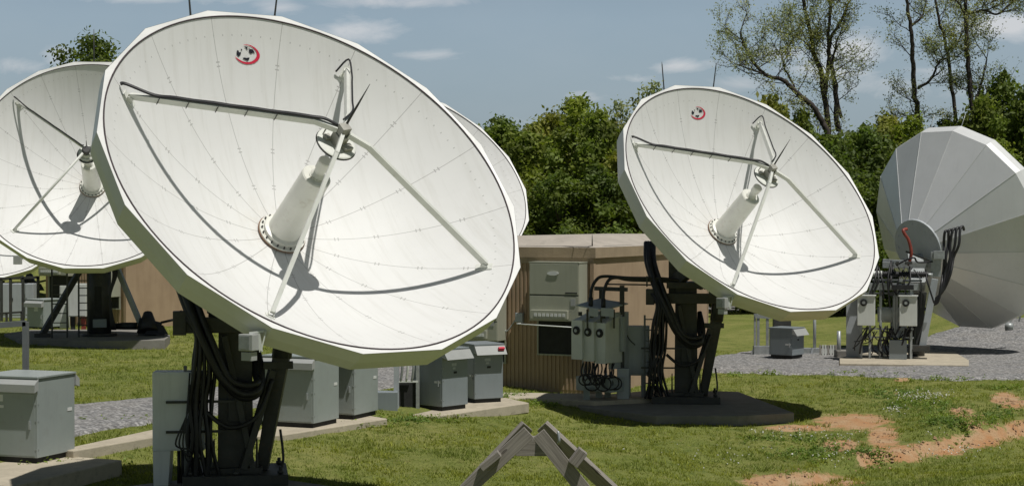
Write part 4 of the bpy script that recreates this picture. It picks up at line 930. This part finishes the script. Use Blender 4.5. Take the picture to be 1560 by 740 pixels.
rail('pipe_rail', 'low dark rail in front of the small grey cabinet at far left', [(-10, 478), (34, 475)], [(10, 477), (33, 475)], 62, w=.07)
rail('steel_post', 'thick grey steel post with a short beam behind the near left cabinet', [(-12, 496), (40, 492)], [(39, 490)], 33.5, 'dsteel2', .105, cat='post')
# frame, gratings and pallet things on the gravel yard
def yard():
    d = 61.5; th = thing('pipe_stand', W(1165, 548, d), 'grey pipe frame on a low steel trough at the left of the gravel yard', 'pipe stand')
    g = lambda x, y, dd=d: W(x, y, dd)
    for a, b, w in (((1150, 545), (1150, 478), .07), ((1155, 527), (1155, 480), .09), ((1169, 527), (1169, 482), .09), ((1150, 481), (1174, 482), .14)): MB().beam(g(*a), g(*b), w, w).build('pipe', 'galv', th)
    MB().box((g(1161, 536) + Vector((0, .1, 0))), (.58, .35, .42)).build('trough', 'galv', th, .01)
    MB().beam(g(1150, 527), g(1141, 548), .05, .05).build('brace', 'galv', th)
    o = MB().box(g(1191, 509, 63), (.62, .3, 1.5)).build('steel_cabinet', 'dsteel', None, .01); tag(o, 'dark upright steel cabinet behind the small cabinet on gravel', 'cabinet')
    th = thing('steel_pole', g(1241, 536, 62), 'thin galvanised pole standing right of the small gravel yard cabinet', 'pole'); MB().tube([g(1241, 540, 62), g(1241, 470, 62)], .055, 8).build('pole', 'galv', th); MB().box(g(1233, 537, 62), (.75, .3, .34)).build('trough', 'galv', th, .01)
    MB().beam(g(1238, 530, 61.8), g(1234, 545, 61.8), .1, .06).build('brace', 'lgrey', th)
    th = thing('picket_pallet', g(1263, 545, 61), 'upright wooden picket pallet leaning beside the mount of the turned away dish', 'pallet')
    for k in range(7):
        x = 1250 + k * 4.0; MB().beam(g(x, 545 - k * .5, 61), g(x - .5, 525, 61), .06, .03).build('picket', 'wbox' if k % 3 else 'wood2', th)
    MB().beam(g(1248, 528, 61.05), g(1276, 526, 61.05), .05, .03).build('crossbar', 'dsteel', th); MB().beam(g(1248, 540, 61.05), g(1276, 538, 61.05), .05, .03).build('crossbar', 'dsteel', th)
    o = MB().tube([g(1278, 545, 60), g(1278, 504, 60)], .07, 10).build('steel_post', 'galv'); tag(o, 'short galvanised stub post left of the pale tan pad', 'post')
    o = MB().box(g(1284, 541, 60), (.5, .6, .36)).build('footing_block', 'concg', None, .02); tag(o, 'grey footing block at the left end of the pale tan pad', 'block')
    o = MB().box(W(1473, 490, 80), (1.9, 1.0, .42), Matrix.Rotation(.2, 3, 'Z')).build('concrete_block', 'concg', None, .03); tag(o, 'long pale concrete block in the grass behind the turned away dish', 'block')
yard()
# ------------------------------------------------------------------ timber A frames in the foreground
def trestle():
    D1, D2 = 14.0, 14.75; C0 = W(812, 745, 14.3)
    root = thing('timber_trestle', (C0.x, 14.35, tz(C0.x, 14.35)), 'weathered grey timber trestle of crossed planks at the bottom centre', 'trestle')
    def plank(a, b, w, th, name='plank', tip=0., up=(0, -1, 0)):
        a = Vector(a); b = Vector(b); mb = MB().beam(a, b, th, w, up=Vector(up)) if False else MB()
        d = (b - a).normalized(); nrm = Vector((0, -1, 0)) ; s = d.cross(nrm).normalized()
        if s.z < 0: s = -s
        nrm, s = nrm * math.cos(tip) - s * math.sin(tip), s * math.cos(tip) + nrm * math.sin(tip); vs = []
        for p in (a, b):
            for i, j in ((-1, -1), (1, -1), (1, 1), (-1, 1)): vs.append(p + s * i * w / 2 + nrm * j * th / 2)
        mb.add(vs, [(3, 2, 1, 0), (4, 5, 6, 7), (0, 1, 5, 4), (1, 2, 6, 5), (2, 3, 7, 6), (3, 0, 4, 7)])
        o = mb.build(name, 'wood', root, .003); me = o.data; l = me.uv_layers.new(name='grain'); off = random.random() * 9
        for lp_ in me.loops:
            co = Vector(me.vertices[lp_.vertex_index].co) + Vector(root.location); l.data[lp_.index].uv = ((co - a).dot(d) + off, (co - a).dot(s) + (co - a).dot(nrm) * 1.3 + off)
        return o
    def ext(p, q, zt): # extend line p->q down to height zt
        k = (zt - p.z) / (q.z - p.z); return p + (q - p) * k
    g = tz(C0.x, 14.3) - .05
    for (x0, y0, x1, y1, D) in ((806, 658, 712, 744, D1), (820, 660, 893, 750, D1 - .055), (803, 648, 722, 733, D2), (826, 648, 936, 750, D2 - .0)):
        a = W(x0, y0, D); b = W(x1, y1, D); plank(a, ext(a, b, g), .115 if D < D2 else .13, .045, 'plank', 0. if D < D2 else math.radians(38))
    # cross board between the frames
    a = W(786, 681, D2 + .05); b = W(838, 681, D2 + .05); plank(a, b, .14, .04, 'cross_board'); a = W(778, 667, D2 + .11); b = W(852, 667, D2 + .11); plank(a, b, .03, .12, 'cross_board')
    # short chocks nailed across the front planks
    for (x, y, dx, dy, ln, wd) in ((747, 701, 27, -22, .185, .05), (880.5, 696, 16, -21, .135, .08)):
        c0 = W(x, y, D1 - .10); w1 = Vector((dx, 0, -dy)).normalized(); al = Vector((0, 1, 0)); w2 = al.cross(w1); vs = []
        for yy in (-.06, .075):
            for i, j in ((-1, -1), (1, -1), (1, 1), (-1, 1)): vs.append(c0 + al * yy + w1 * i * ln / 2 + w2 * j * wd / 2)
        mb = MB().add(vs, [(3, 2, 1, 0), (4, 5, 6, 7), (0, 1, 5, 4), (1, 2, 6, 5), (2, 3, 7, 6), (3, 0, 4, 7)])
        o = mb.build('chock', 'wood', root, .003); me = o.data; l = me.uv_layers.new(name='grain')
        for lp_ in me.loops:
            co = Vector(me.vertices[lp_.vertex_index].co) + Vector(root.location) - c0; l.data[lp_.index].uv = (co.dot(w1) + x, co.dot(w2) + co.y + x)
    hp = W(850, 675, D1 + .3); MB().tube(smooth_path([hp + Vector((0, 0, .1)), hp + Vector((.01, -.02, .03)), hp], 4), .012, 6).build('hook', 'galv', root)
trestle()
# bollard like cap at the bottom edge, beside the near pad
# ------------------------------------------------------------------ vegetation
def quads_mesh(name, ctr, nrm, size, mat, tint, aspect=1.6, parent=None, bend=.0):
    n = len(ctr); a = RNG.normal(size=(n, 3)); u = np.cross(nrm, a); u /= np.linalg.norm(u, axis=1)[:, None] + 1e-9; v = np.cross(nrm, u)
    s = size[:, None]; L = u * s * aspect / 2; Wd = v * s / 2
    V = np.stack([ctr - L, ctr + Wd * .8 - L * .1, ctr + L, ctr - Wd * .8 - L * .1], 1).reshape(-1, 3)
    me = bpy.data.meshes.new(name); me.vertices.add(4 * n); me.vertices.foreach_set('co', V.astype(np.float32).ravel())
    me.loops.add(4 * n); me.loops.foreach_set('vertex_index', np.arange(4 * n, dtype=np.int32)); me.polygons.add(n)
    me.polygons.foreach_set('loop_start', np.arange(0, 4 * n, 4, dtype=np.int32)); me.polygons.foreach_set('loop_total', np.full(n, 4, np.int32))
    me.update(calc_edges=True); at = me.attributes.new('tint', 'FLOAT', 'FACE'); at.data.foreach_set('value', tint.astype(np.float32))
    me.materials.append(mat); o = bpy.data.objects.new(name, me); COL.objects.link(o)
    if parent: o.parent = parent
    return o
def unit(v): return v / (np.linalg.norm(v, axis=1)[:, None] + 1e-9)
def leafy_tree(label, loc, H, Wd, mat, nleaf=9000, low=.08, seed=1, lsize=.2, group='trees of the wood edge', name='leafy_tree'):
    rg = np.random.default_rng(seed); random.seed(seed)
    t = thing(name, loc, label, 'tree', group)
    mb = MB(); B = Vector(loc); lean = Vector((random.uniform(-.05, .05) * H, random.uniform(-.05, .05) * H, 0))
    pts = [B + Vector((0, 0, -.3)), B + lean * .3 + Vector((0, 0, H * .3)), B + lean * .7 + Vector((0, 0, H * .6)), B + lean + Vector((0, 0, H * .9))]
    mb.tube(smooth_path(pts, 4), [max(.03, .20 * (1 - i / 13)) * H / 11 for i in range(13)], 7)
    nl = 46; lobes = []
    for k in range(nl):
        z = low + (1 - low) * ((k + rg.random()) / nl); f = math.sin(min(1, max(.0, (z - low) / (1 - low)) * .93 + .07) * PI) ** .55
        a = rg.random() * 2 * PI; r = Wd / 2 * f * math.sqrt(rg.random()) * .85; rad = Wd * rg.uniform(.10, .20) * (.6 + .4 * f)
        c_ = np.array([math.cos(a) * r + lean.x * z, math.sin(a) * r + lean.y * z, z * H - rad * .4]); lobes.append((c_, rad))
        if k % 2 == 0:
            p0 = B + lean * z * .7 + Vector((0, 0, H * z * .72)); mb.tube([p0, p0.lerp(B + Vector(c_), .6) + Vector((0, 0, -.1)), B + Vector(c_)], [.05 * H / 11, .035 * H / 11, .012], 5)
    mb.build('trunk', 'bark', t)
    w = np.array([l[1] ** 2 for l in lobes]); w /= w.sum(); id_ = rg.choice(nl, nleaf, p=w)
    C_ = np.array([l[0] for l in lobes])[id_]; Rr = np.array([l[1] for l in lobes])[id_]
    d = unit(rg.normal(size=(nleaf, 3))); rr = Rr * (rg.random(nleaf) ** .35) * rg.uniform(.8, 1.25, nleaf)
    d[:, 2] *= .75; P = C_ + d * rr[:, None]
    # sprigs that stick out and roughen the outline
    k = nleaf // 8; P[:k] = C_[:k] + d[:k] * (Rr[:k] * rg.uniform(1.1, 1.7, k))[:, None]
    nrm = unit(d * .6 + rg.normal(size=(nleaf, 3)) * .7 + np.array([0, 0, .5]))
    lt = rg.normal(.5, .18, nl)[id_] + rg.normal(0, .12, nleaf)
    quads_mesh('crown', P, nrm, rg.uniform(.7, 1.35, nleaf) * lsize, mat, np.clip(lt, 0, 1), 1.5, t)
    return t
def copy_tree(src, label, loc, sc, rz):
    r = src.copy(); COL.objects.link(r); r.location = loc; r.scale = sc; r.rotation_euler = (0, 0, rz); r['label'] = label
    for ch in src.children:
        k = ch.copy(); COL.objects.link(k); k.parent = r
    return r
protos = {}
def forest_tree(kind, px, topy, d, wm, label, low=.05):
    p = W(px, topy, d); g = tz(p.x, d); H = p.z - g; key = kind
    mats = {'mid': 'leaf1', 'dark': 'leaf2', 'olive': 'leaf3', 'spring': 'leaf4'}
    v = (kind, len([1 for q in placed if q[0] == kind]) % 2)
    placed.append((kind, 0))
    if v not in protos:
        protos[v] = (leafy_tree(label, (p.x, d, g), H, wm, M[mats[kind]], {'spring': 5200}.get(kind, 17000), low, 11 + len(protos) * 7, {'spring': .15}.get(kind, .165)), H, wm); return protos[v][0]
    s, H0, w0 = protos[v]; return copy_tree(s, label, (p.x, d, g), (wm / w0, wm / w0, H / H0), random.uniform(0, 6.28))
placed = []
FT = [('dark', 722, 195, 88, 5.0, 'dark bushy tree just right of the biggest dish rim'),
      ('dark', 772, 178, 92, 5.5, 'dark tree with reddish brown tips behind the half hidden dish'),
      ('mid', 812, 205, 86, 5.2, 'mid green tree directly above the shelter roof left part'),
      ('olive', 850, 172, 94, 5.0, 'olive green tree in the middle of the wood between two dishes'),
      ('mid', 885, 150, 90, 5.6, 'tallest full green tree of the wood between the two front dishes'),
      ('mid', 925, 172, 87, 5.4, 'bright mid green tree just left of the middle dish rim'),
      ('dark', 905, 250, 83, 4.5, 'low dark green shrubby tree above the shelter roof near the middle dish'),
      ('spring', 985, 122, 93, 5.5, 'pale thin leaved tree rising over the upper left rim of the middle dish'),
      ('spring', 868, 146, 97, 3.0, 'pale wispy treetop behind the tallest full green tree'),
      ('olive', 755, 240, 84, 4.2, 'olive shrubby tree low beside the half hidden dish'),
      ('dark', 855, 262, 82, 4.6, 'dark undergrowth tree in front of the wood above the shelter roof'),
      ('olive', 960, 230, 84, 4.8, 'olive green low tree touching the left rim of the middle dish'),
      ('spring', 950, 150, 95, 4.2, 'thin pale leaved tree just left of the one over the middle dish rim'),
      ('mid', 1030, 200, 92, 6, 'green tree hidden mostly behind the middle dish top'),
      ('olive', 1175, 150, 88, 4.6, 'loose yellow green tree above the upper right rim of the middle dish'),
      ('mid', 1215, 172, 92, 4.0, 'mid green tree under the leaning bare limb'),
      ('dark', 1265, 205, 86, 5.0, 'dark tree right of the middle dish, under the twin bare trunks'),
      ('dark', 1310, 190, 90, 5.4, 'dark broad tree in the gap between the middle dish and the turned away dish'),
      ('olive', 1350, 176, 93, 4.6, 'olive tree whose top is just left of the turned away dish'),
      ('dark', 1345, 262, 83, 4.6, 'low dark tree against the left edge of the turned away dish'),
      ('dark', 1290, 268, 82, 4.2, 'low dark tree touching the right rim of the middle dish'),
      ('mid', 1395, 178, 91, 4.8, 'mid green tree behind the top left of the turned away dish'),
      ('dark', 1440, 182, 94, 4.6, 'dark tree behind the top of the turned away dish'),
      ('mid', 1492, 152, 90, 4.6, 'mid green tree above the upper right rim of the turned away dish'),
      ('dark', 1535, 110, 93, 5.2, 'tall dark full tree at the right picture edge'),
      ('dark', 1578, 105, 90, 5.0, 'dark tree cut by the right picture edge, beside the tall dark one'),
      ('mid', 1520, 215, 86, 5.0, 'lower green tree behind the upper right of the turned away dish'),
      ('mid', 1570, 300, 84, 5.5, 'green tree low behind the turned away dish at the right picture edge'),
      ('dark', 1430, 300, 84, 5.5, 'dark tree hidden behind the middle of the turned away dish')]
for a in FT: forest_tree(*a)
pl_ = W(142, 60, 92)
leafy_tree('lone dark green treetop rising above the left rear dish', (pl_.x, 92, tz(pl_.x, 92)), pl_.z - tz(pl_.x, 92) + .2, 5.6, M['leaf2'], 11000, .45, 99, .15, group=None)
ant = W(143, 45, 70); o = thing('whip_aerial', (ant.x, 70, tz(ant.x, 70)), 'thin upright whip aerial before the lone treetop at left', 'aerial'); MB().tube([(ant.x, 70, tz(ant.x, 70)), (ant.x, 70, ant.z - .9), (ant.x, 70, ant.z)], [.05, .03, .012], 6).build('mast', 'dsteel', o)
# hidden wood behind the edge trees, so that no sky shows between their stems
rg = np.random.default_rng(5); n = 42000; px = rg.uniform(690, 1660, n); dd = rg.uniform(97, 112, n)
prof = np.interp(px, [690, 760, 850, 900, 1000, 1100, 1230, 1330, 1400, 1480, 1530, 1660], [225, 205, 195, 188, 205, 230, 232, 205, 205, 205, 165, 150])
x = (px - 780) / F * dd; top = CZ + (HOR - prof) / F * dd + np.sin(px * .06) * .25 + rg.normal(0, .2, n); z = -.3 + (top + .3) * rg.random(n) ** .8
quads_mesh('background_wood', np.stack([x, dd, z], 1), unit(rg.normal(size=(n, 3)) + np.array([0, -.3, .5])), rg.uniform(.25, .5, n), M['leaf2'], np.clip(rg.normal(.45, .2, n), 0, 1), 1.4)['kind'] = 'stuff'

def bare_tree(label, paths, d, seed, leaf=1.0):
    """nearly bare tree: stems follow given lines, twigs grow from them, small pale leaves at the tips"""
    rg = random.Random(seed); b0 = W(*paths[0][0][0], d); g = tz(b0.x, d); t = thing('tall_bare_tree', (b0.x, d, g), label, 'tree', 'tall thin leaved trees behind the wood')
    mb = MB(); tips = []
    def twig(p, dirv, L, r, lv):
        pts = [p]; dv = dirv.copy()
        for i in range(4):
            dv = (dv + Vector((rg.gauss(0, .22), rg.gauss(0, .22), rg.gauss(.08, .16)))).normalized(); pts.append(pts[-1] + dv * L / 4)
        mb.tube(pts, [r, r * .85, r * .7, r * .5, r * .3], 4 if lv else 5)
        if lv >= 2:
            tips.extend(pts[1:]); return
        for i in (1, 2, 2, 3, 3, 4, 4):
            if rg.random() < .85:
                side = Vector((rg.gauss(0, 1), rg.gauss(0, 1), rg.gauss(.2, .5))).normalized(); twig(pts[i], (dv * .7 + side * .8).normalized(), L * rg.uniform(.4, .65), r * .5, lv + 1)
    for pi_, (pp, r0, r1, dens) in enumerate(paths):
        off = 0 if pi_ == 0 else rg.uniform(-1, 1); n = len(pp)
        P_ = [W(x, y, d + off * i / n * 1.5) for i, (x, y) in enumerate(pp)]
        if pi_ == 0: P_ = [Vector((P_[0].x, d, g - .3))] + P_
        sp = smooth_path(P_, 6); m = len(sp); mb.tube([q + Vector((rg.gauss(0, .025), rg.gauss(0, .025), 0)) for q in sp], [1.2 * (r0 + (r1 - r0) * i / (m - 1)) for i in range(m)], 7)
        for i in range(int(m * .25) if pi_ == 0 else 1, m):
            if rg.random() < dens:
                dirv = (sp[min(i + 1, m - 1)] - sp[i - 1]).normalized(); side = Vector((rg.choice((-1, 1)) * rg.uniform(.4, 1), rg.uniform(-.7, .7), rg.uniform(-.1, .6))).normalized()
                twig(sp[i], (dirv * .5 + side).normalized(), rg.uniform(.9, 2.0), .030, 0)
        twig(sp[-1], (sp[-1] - sp[-3]).normalized(), 1.4, r1 * .9, 0)
    mb.build('trunk', 'bark', t)
    T = np.array([list(p) for p in tips]); R2_ = np.random.default_rng(seed); k = int(3 * leaf); T = np.repeat(T, k, 0); T = T[R2_.random(len(T)) < .6]; n = len(T)
    T = T + R2_.normal(0, .14, (n, 3)) - np.array([[b0.x, d, g]])
    quads_mesh('crown', T, unit(R2_.normal(size=(n, 3))), R2_.uniform(.05, .09, n), M['leaf4'], np.clip(R2_.normal(.5, .2, n), 0, 1), 1.7, t)
bare_tree('tall twin stemmed almost bare tree behind the middle dish, forked low', [([(1262, 300), (1262, 205), (1253, 120), (1240, 80), (1232, 40), (1215, -30)], .17, .07, .5), ([(1256, 150), (1262, 90), (1262, 40), (1270, -30)], .10, .05, .5),
           ([(1276, 200), (1272, 130), (1263, 70), (1282, 30), (1300, -10)], .13, .04, .5), ([(1282, 180), (1268, 105), (1278, 55)], .08, .04, .35), ([(1245, 92), (1232, 70), (1215, 55)], .05, .03, .4)], 95, 3)
bare_tree('leaning bare tree whose long limb sweeps left above the middle dish', [([(1262, 230), (1252, 185), (1236, 160), (1214, 142), (1193, 122), (1170, 116), (1150, 98), (1133, 66), (1128, 50)], .15, .045, .42), ([(1165, 113), (1140, 105), (1122, 98)], .05, .02, .5), ([(1212, 140), (1195, 100), (1190, 72)], .05, .025, .5)], 92, 8)
bare_tree('bare tree with a right hand fork, left of the three slim trunks at right', [([(1405, 260), (1402, 195), (1393, 140), (1391, 90), (1388, 50), (1381, 0), (1378, -30)], .15, .06, .42), ([(1398, 135), (1418, 122), (1428, 100), (1436, 88)], .07, .03, .45), ([(1388, 40), (1405, 25), (1412, -5)], .06, .03, .4), ([(1403, 190), (1388, 175), (1380, 195)], .05, .03, .3)], 94, 15)
bare_tree('slim slightly leaning bare tree between two other bare trunks at right', [([(1458, 260), (1456, 190), (1447, 110), (1440, 65), (1428, 20), (1424, -30)], .11, .05, .42), ([(1443, 75), (1455, 72), (1465, 50)], .05, .03, .4)], 96, 21)
bare_tree('tallest straight bare tree at right with a limb reaching to the right edge', [([(1485, 260), (1480, 155), (1473, 80), (1472, 30), (1471, -30)], .14, .07, .42), ([(1476, 22), (1498, 16), (1520, 22), (1540, 5), (1560, -8)], .06, .03, .5), ([(1472, 25), (1462, 8), (1450, -5)], .05, .03, .4), ([(1482, 160), (1495, 130), (1503, 90)], .08, .03, .45)], 93, 27)

# ------------------------------------------------------------------ grass
def inpoly(x, y, P):
    ins = np.zeros(len(x), bool); n = len(P); j = n - 1
    for i in range(n):
        xi, yi = P[i]; xj, yj = P[j]
        c = ((yi > y) != (yj > y)) & (x < (xj - xi) * (y - yi) / (yj - yi + 1e-12) + xi); ins ^= c; j = i
    return ins
def grass():
    rg = np.random.default_rng(3); n = 150000
    d = 27.5 + (64 - 27.5) * rg.random(n) ** 1.5; px = rg.uniform(-40, 1600, n); x = (px - 780) / F * d; y = d
    keep = np.ones(n, bool)
    for P in EXCL: keep &= ~inpoly(x, y, P)
    z = terr(x, y); u, v = topix(np.stack([x, y, z], 1)); D = np.zeros(n)
    for a, b, rx, ry in dirt_blobs: D = np.maximum(D, np.exp(-(((u - a) / rx) ** 2 + ((v - b) / ry) ** 2) * .7))
    nz = np.array([mnoise.noise(Vector((a * .8, b * .8, 2))) for a, b in zip(x, y)])
    nz2 = np.array([mnoise.noise(Vector((a * 3.1, b * 3.1, 7))) for a, b in zip(x, y)])
    keep &= (D + (nz + nz2) * .5 + rg.normal(0, .1, n) < .38) & (v < 760) & (rg.random(n) < .55 + .6 * nz2)
    x, y, z, nz, nz2, D = (q[keep] for q in (x, y, z, nz, nz2, D)); n = len(x)
    near_edge = np.clip(D * 2.2, 0, 1); hgt = (.035 + .05 * np.clip(nz + .2, 0, 1) + .04 * near_edge) * rg.uniform(.6, 1.5, n)
    nb = 5; X = np.repeat(x, nb); Y = np.repeat(y, nb); Z = np.repeat(z, nb); H = np.repeat(hgt, nb) * rg.uniform(.6, 1.3, n * nb); N = n * nb
    X += rg.normal(0, .045, N); Y += rg.normal(0, .045, N); a = rg.random(N) * 2 * PI; wd = rg.uniform(.006, .014, N) ; lx = np.cos(a) * wd; ly = np.sin(a) * wd
    tx = X + rg.normal(0, .5, N) * H; ty = Y + rg.normal(0, .5, N) * H
    V = np.stack([np.stack([X - lx, Y - ly, Z - .01], 1), np.stack([X + lx, Y + ly, Z - .01], 1), np.stack([tx, ty, Z + H], 1)], 1).reshape(-1, 3)
    me = bpy.data.meshes.new('grass'); me.vertices.add(3 * N); me.vertices.foreach_set('co', V.astype(np.float32).ravel()); me.loops.add(3 * N); me.loops.foreach_set('vertex_index', np.arange(3 * N, dtype=np.int32))
    me.polygons.add(N); me.polygons.foreach_set('loop_start', np.arange(0, 3 * N, 3, dtype=np.int32)); me.polygons.foreach_set('loop_total', np.full(N, 3, np.int32)); me.update(calc_edges=True)
    at = me.attributes.new('tint', 'FLOAT', 'FACE'); at.data.foreach_set('value', np.clip(rg.normal(.45, .2, N) + np.repeat(nz2, nb) * .3, 0, 1).astype(np.float32))
    me.materials.append(M['grass']); o = bpy.data.objects.new('grass', me); COL.objects.link(o); o['kind'] = 'stuff'
grass()
def weeds():
    """broad leaved clumps on the bank and along the pads"""
    rg = np.random.default_rng(8); C_ = []; S_ = []
    spots = [(1400, 615, 60, 14, 260), (1350, 600, 50, 10, 120), (1430, 640, 40, 12, 120), (1240, 690, 60, 14, 170), (1200, 668, 60, 8, 100), (1465, 668, 12, 6, 30), (1495, 640, 30, 10, 90), (1170, 569, 14, 3, 40), (1310, 570, 60, 3, 60), (1440, 578, 60, 3, 50),
             (1540, 590, 25, 6, 60), (790, 602, 30, 4, 50), (640, 640, 60, 4, 90), (830, 616, 30, 4, 60), (100, 712, 70, 5, 90), (1330, 690, 25, 6, 50), (1450, 640, 30, 14, 80), (190, 640, 60, 4, 30), (520, 650, 70, 5, 60), (1530, 630, 25, 12, 70), (1120, 572, 25, 3, 30)]
    for px_, py_, rx, ry, k in spots:
        for _ in range(int(k * .75)):
            a = px_ + rg.normal() * rx * .6; b = py_ + rg.normal() * ry * .5; p = onground(a, max(b, 566), -.3); C_.append([p.x, p.y, tz(p.x, p.y)]); S_.append(rg.uniform(.025, .07))
    C_ = np.array(C_); S_ = np.array(S_); k = 16; P = np.repeat(C_, k, 0); s = np.repeat(S_, k); n = len(P); dv = rg.normal(size=(n, 3)); dv[:, 2] = np.abs(dv[:, 2]) * .9; P = P + dv * s[:, None] * .9
    quads_mesh('weeds', P, unit(rg.normal(size=(n, 3)) * .6 + np.array([0, 0, 1])), s * rg.uniform(.5, .9, n), M['weed'], np.clip(rg.normal(.45, .25, n), 0, 1), 1.8)['kind'] = 'stuff'
    P = []
    for px_, py_, rx, ry, k in ((1395, 608, 40, 8, 90), (1365, 628, 22, 7, 40), (1425, 604, 25, 5, 40), (1260, 668, 60, 10, 40), (1450, 690, 80, 12, 50), (1180, 662, 60, 6, 20), (1270, 700, 50, 8, 25), (1100, 700, 120, 20, 30)):
        for _ in range(k):
            p = onground(px_ + rg.normal() * rx * .5, max(575, py_ + rg.normal() * ry * .5), -.4); P.append([p.x, p.y, tz(p.x, p.y) + rg.uniform(.06, .13)])
    P = np.repeat(np.array(P), 4, 0) + rg.normal(0, .008, (len(P) * 4, 3)); n = len(P)
    o = quads_mesh('clover_flowers', P, unit(rg.normal(size=(n, 3))), np.full(n, .03), M['clover'], np.ones(n), 1.1); o['kind'] = 'stuff'
weeds()
def clods():
    rg = np.random.default_rng(12); mb = MB(); k = 0
    while k < 700:
        b = dirt_blobs[rg.integers(len(dirt_blobs))]
        if b[0] < 1090: continue
        k += 1; u = b[0] + rg.normal() * b[2] * .5; v = max(600, b[1] + rg.normal() * b[3] * .5)
        if v > 745: continue
        p = onground(u, v, -.6); p.z = tz(p.x, p.y); q = rg.uniform(.012, .045); a = rg.random() * 6
        vs = [p + Vector((math.cos(a + j * 1.57) * q * rg.uniform(.7, 1.4), math.sin(a + j * 1.57) * q * rg.uniform(.7, 1.4), q * rg.uniform(-.1, .4))) for j in range(4)] + [p + Vector((0, 0, q * rg.uniform(.6, 1.2)))]
        mb.add(vs, [(0, 1, 4), (1, 2, 4), (2, 3, 4), (3, 0, 4)])
    o = mb.build('soil_clods', pmat('soil_clod', (.34, .21, .12), .95, .35, 3)); o['kind'] = 'stuff'
clods()

# ------------------------------------------------------------------ sky, sun
SUN = Vector((.28, -.265, .92)).normalized()
w = bpy.data.worlds.new('World'); S.world = w; w.use_nodes = True; nt = w.node_tree; bg = nt.nodes['Background']
sky = nd(nt, 'ShaderNodeTexSky', sky_type='NISHITA'); sky.sun_disc = False; sky.sun_elevation = math.asin(SUN.z); sky.sun_rotation = math.atan2(SUN.x, SUN.y); sky.altitude = 100; sky.air_density = 1.0; sky.dust_density = 2.2; sky.ozone_density = 1.0
tc = nd(nt, 'ShaderNodeTexCoord').outputs['Generated']; sx = nd(nt, 'ShaderNodeSeparateXYZ'); nt.links.new(tc, sx.inputs[0])
ya = math_(nt, 'MAXIMUM', sx.outputs[1], .02); u = math_(nt, 'DIVIDE', sx.outputs[0], ya); v = math_(nt, 'DIVIDE', sx.outputs[2], ya)
cx = nd(nt, 'ShaderNodeCombineXYZ'); nt.links.new(u, cx.inputs[0]); nt.links.new(v, cx.inputs[1])
cn = noise_(nt, mapv(nt, cx.outputs[0], (20, 52, 1)), 1, 8, .66, .5); cn2 = noise_(nt, mapv(nt, cx.outputs[0], (7, 16, 1)), 1, 4, .6)
tot = None
for px_, py_, rx, ry, am in ((540, 50, 48, 15, .95), (650, 86, 48, 8, .7), (1035, 102, 32, 9, .8), (1080, 98, 24, 8, .4), (1300, 78, 42, 20, 1.0), (1265, 108, 60, 14, .7), (1535, 38, 50, 16, 1.05), (600, 3, 90, 7, .7), (210, 0, 60, 6, .6), (35, 100, 34, 10, .6), (88, 84, 22, 14, .75),
                             (1130, 128, 46, 12, .7), (888, 146, 26, 8, .55), (1185, 80, 40, 10, .6), (425, 10, 30, 10, .6), (960, 120, 40, 6, .4), (1330, 135, 60, 20, .55), (1420, 110, 40, 14, .5), (330, -5, 60, 9, .5), (760, 190, 60, 10, .3), (1500, 140, 50, 16, .5)):
    a = math_(nt, 'DIVIDE', math_(nt, 'SUBTRACT', u, (px_ - 780) / F), rx / F); b = math_(nt, 'DIVIDE', math_(nt, 'SUBTRACT', v, (HOR - py_) / F), ry / F)
    e = math_(nt, 'EXPONENT', math_(nt, 'MULTIPLY', math_(nt, 'ADD', math_(nt, 'MULTIPLY', a, a), math_(nt, 'MULTIPLY', b, b)), -.55)); e = math_(nt, 'MULTIPLY', e, am); tot = e if tot is None else math_(nt, 'MAXIMUM', tot, e)
dens = math_(nt, 'ADD', tot, math_(nt, 'MULTIPLY', math_(nt, 'SUBTRACT', cn, .5), 1.6))
cm = ramp(nt, dens, .25, 1.0)
cm = math_(nt, 'MULTIPLY', cm, .5)
desat = mixc(nt, .55, sky.outputs[0], (3.8, 5.0, 6.1))
skyc = mixc(nt, math_(nt, 'MULTIPLY', ramp(nt, cn2, .4, .8), .10), desat, (6.5, 6.8, 7.2))
cl = mixc(nt, cm, skyc, (10.5, 10.0, 9.8))
cl = mixc(nt, 1.0, cl, ramp(nt, sx.outputs[2], .11, .34, (1, 1, 1), (.15, .16, .175)), 'MULTIPLY')
nt.links.new(cl, bg.inputs[0]); bg.inputs[1].default_value = .085
sun = bpy.data.lights.new('sun', 'SUN'); sun.energy = 3.75; sun.angle = math.radians(.53); sun.color = (1, .97, .915)
so = bpy.data.objects.new('sun', sun); COL.objects.link(so); so.rotation_euler = SUN.to_track_quat('Z', 'Y').to_euler(); so.location = (0, 0, 60)
vs = S.view_settings; vs.view_transform = 'Standard'; vs.look = 'None'; vs.gamma = 1; vs.use_curve_mapping = False; vs.exposure = 0.0
S.render.engine = 'CYCLES'; S.render.resolution_x = 1024; S.render.resolution_y = 485
S.cycles.max_bounces = 6; S.cycles.use_denoising = True
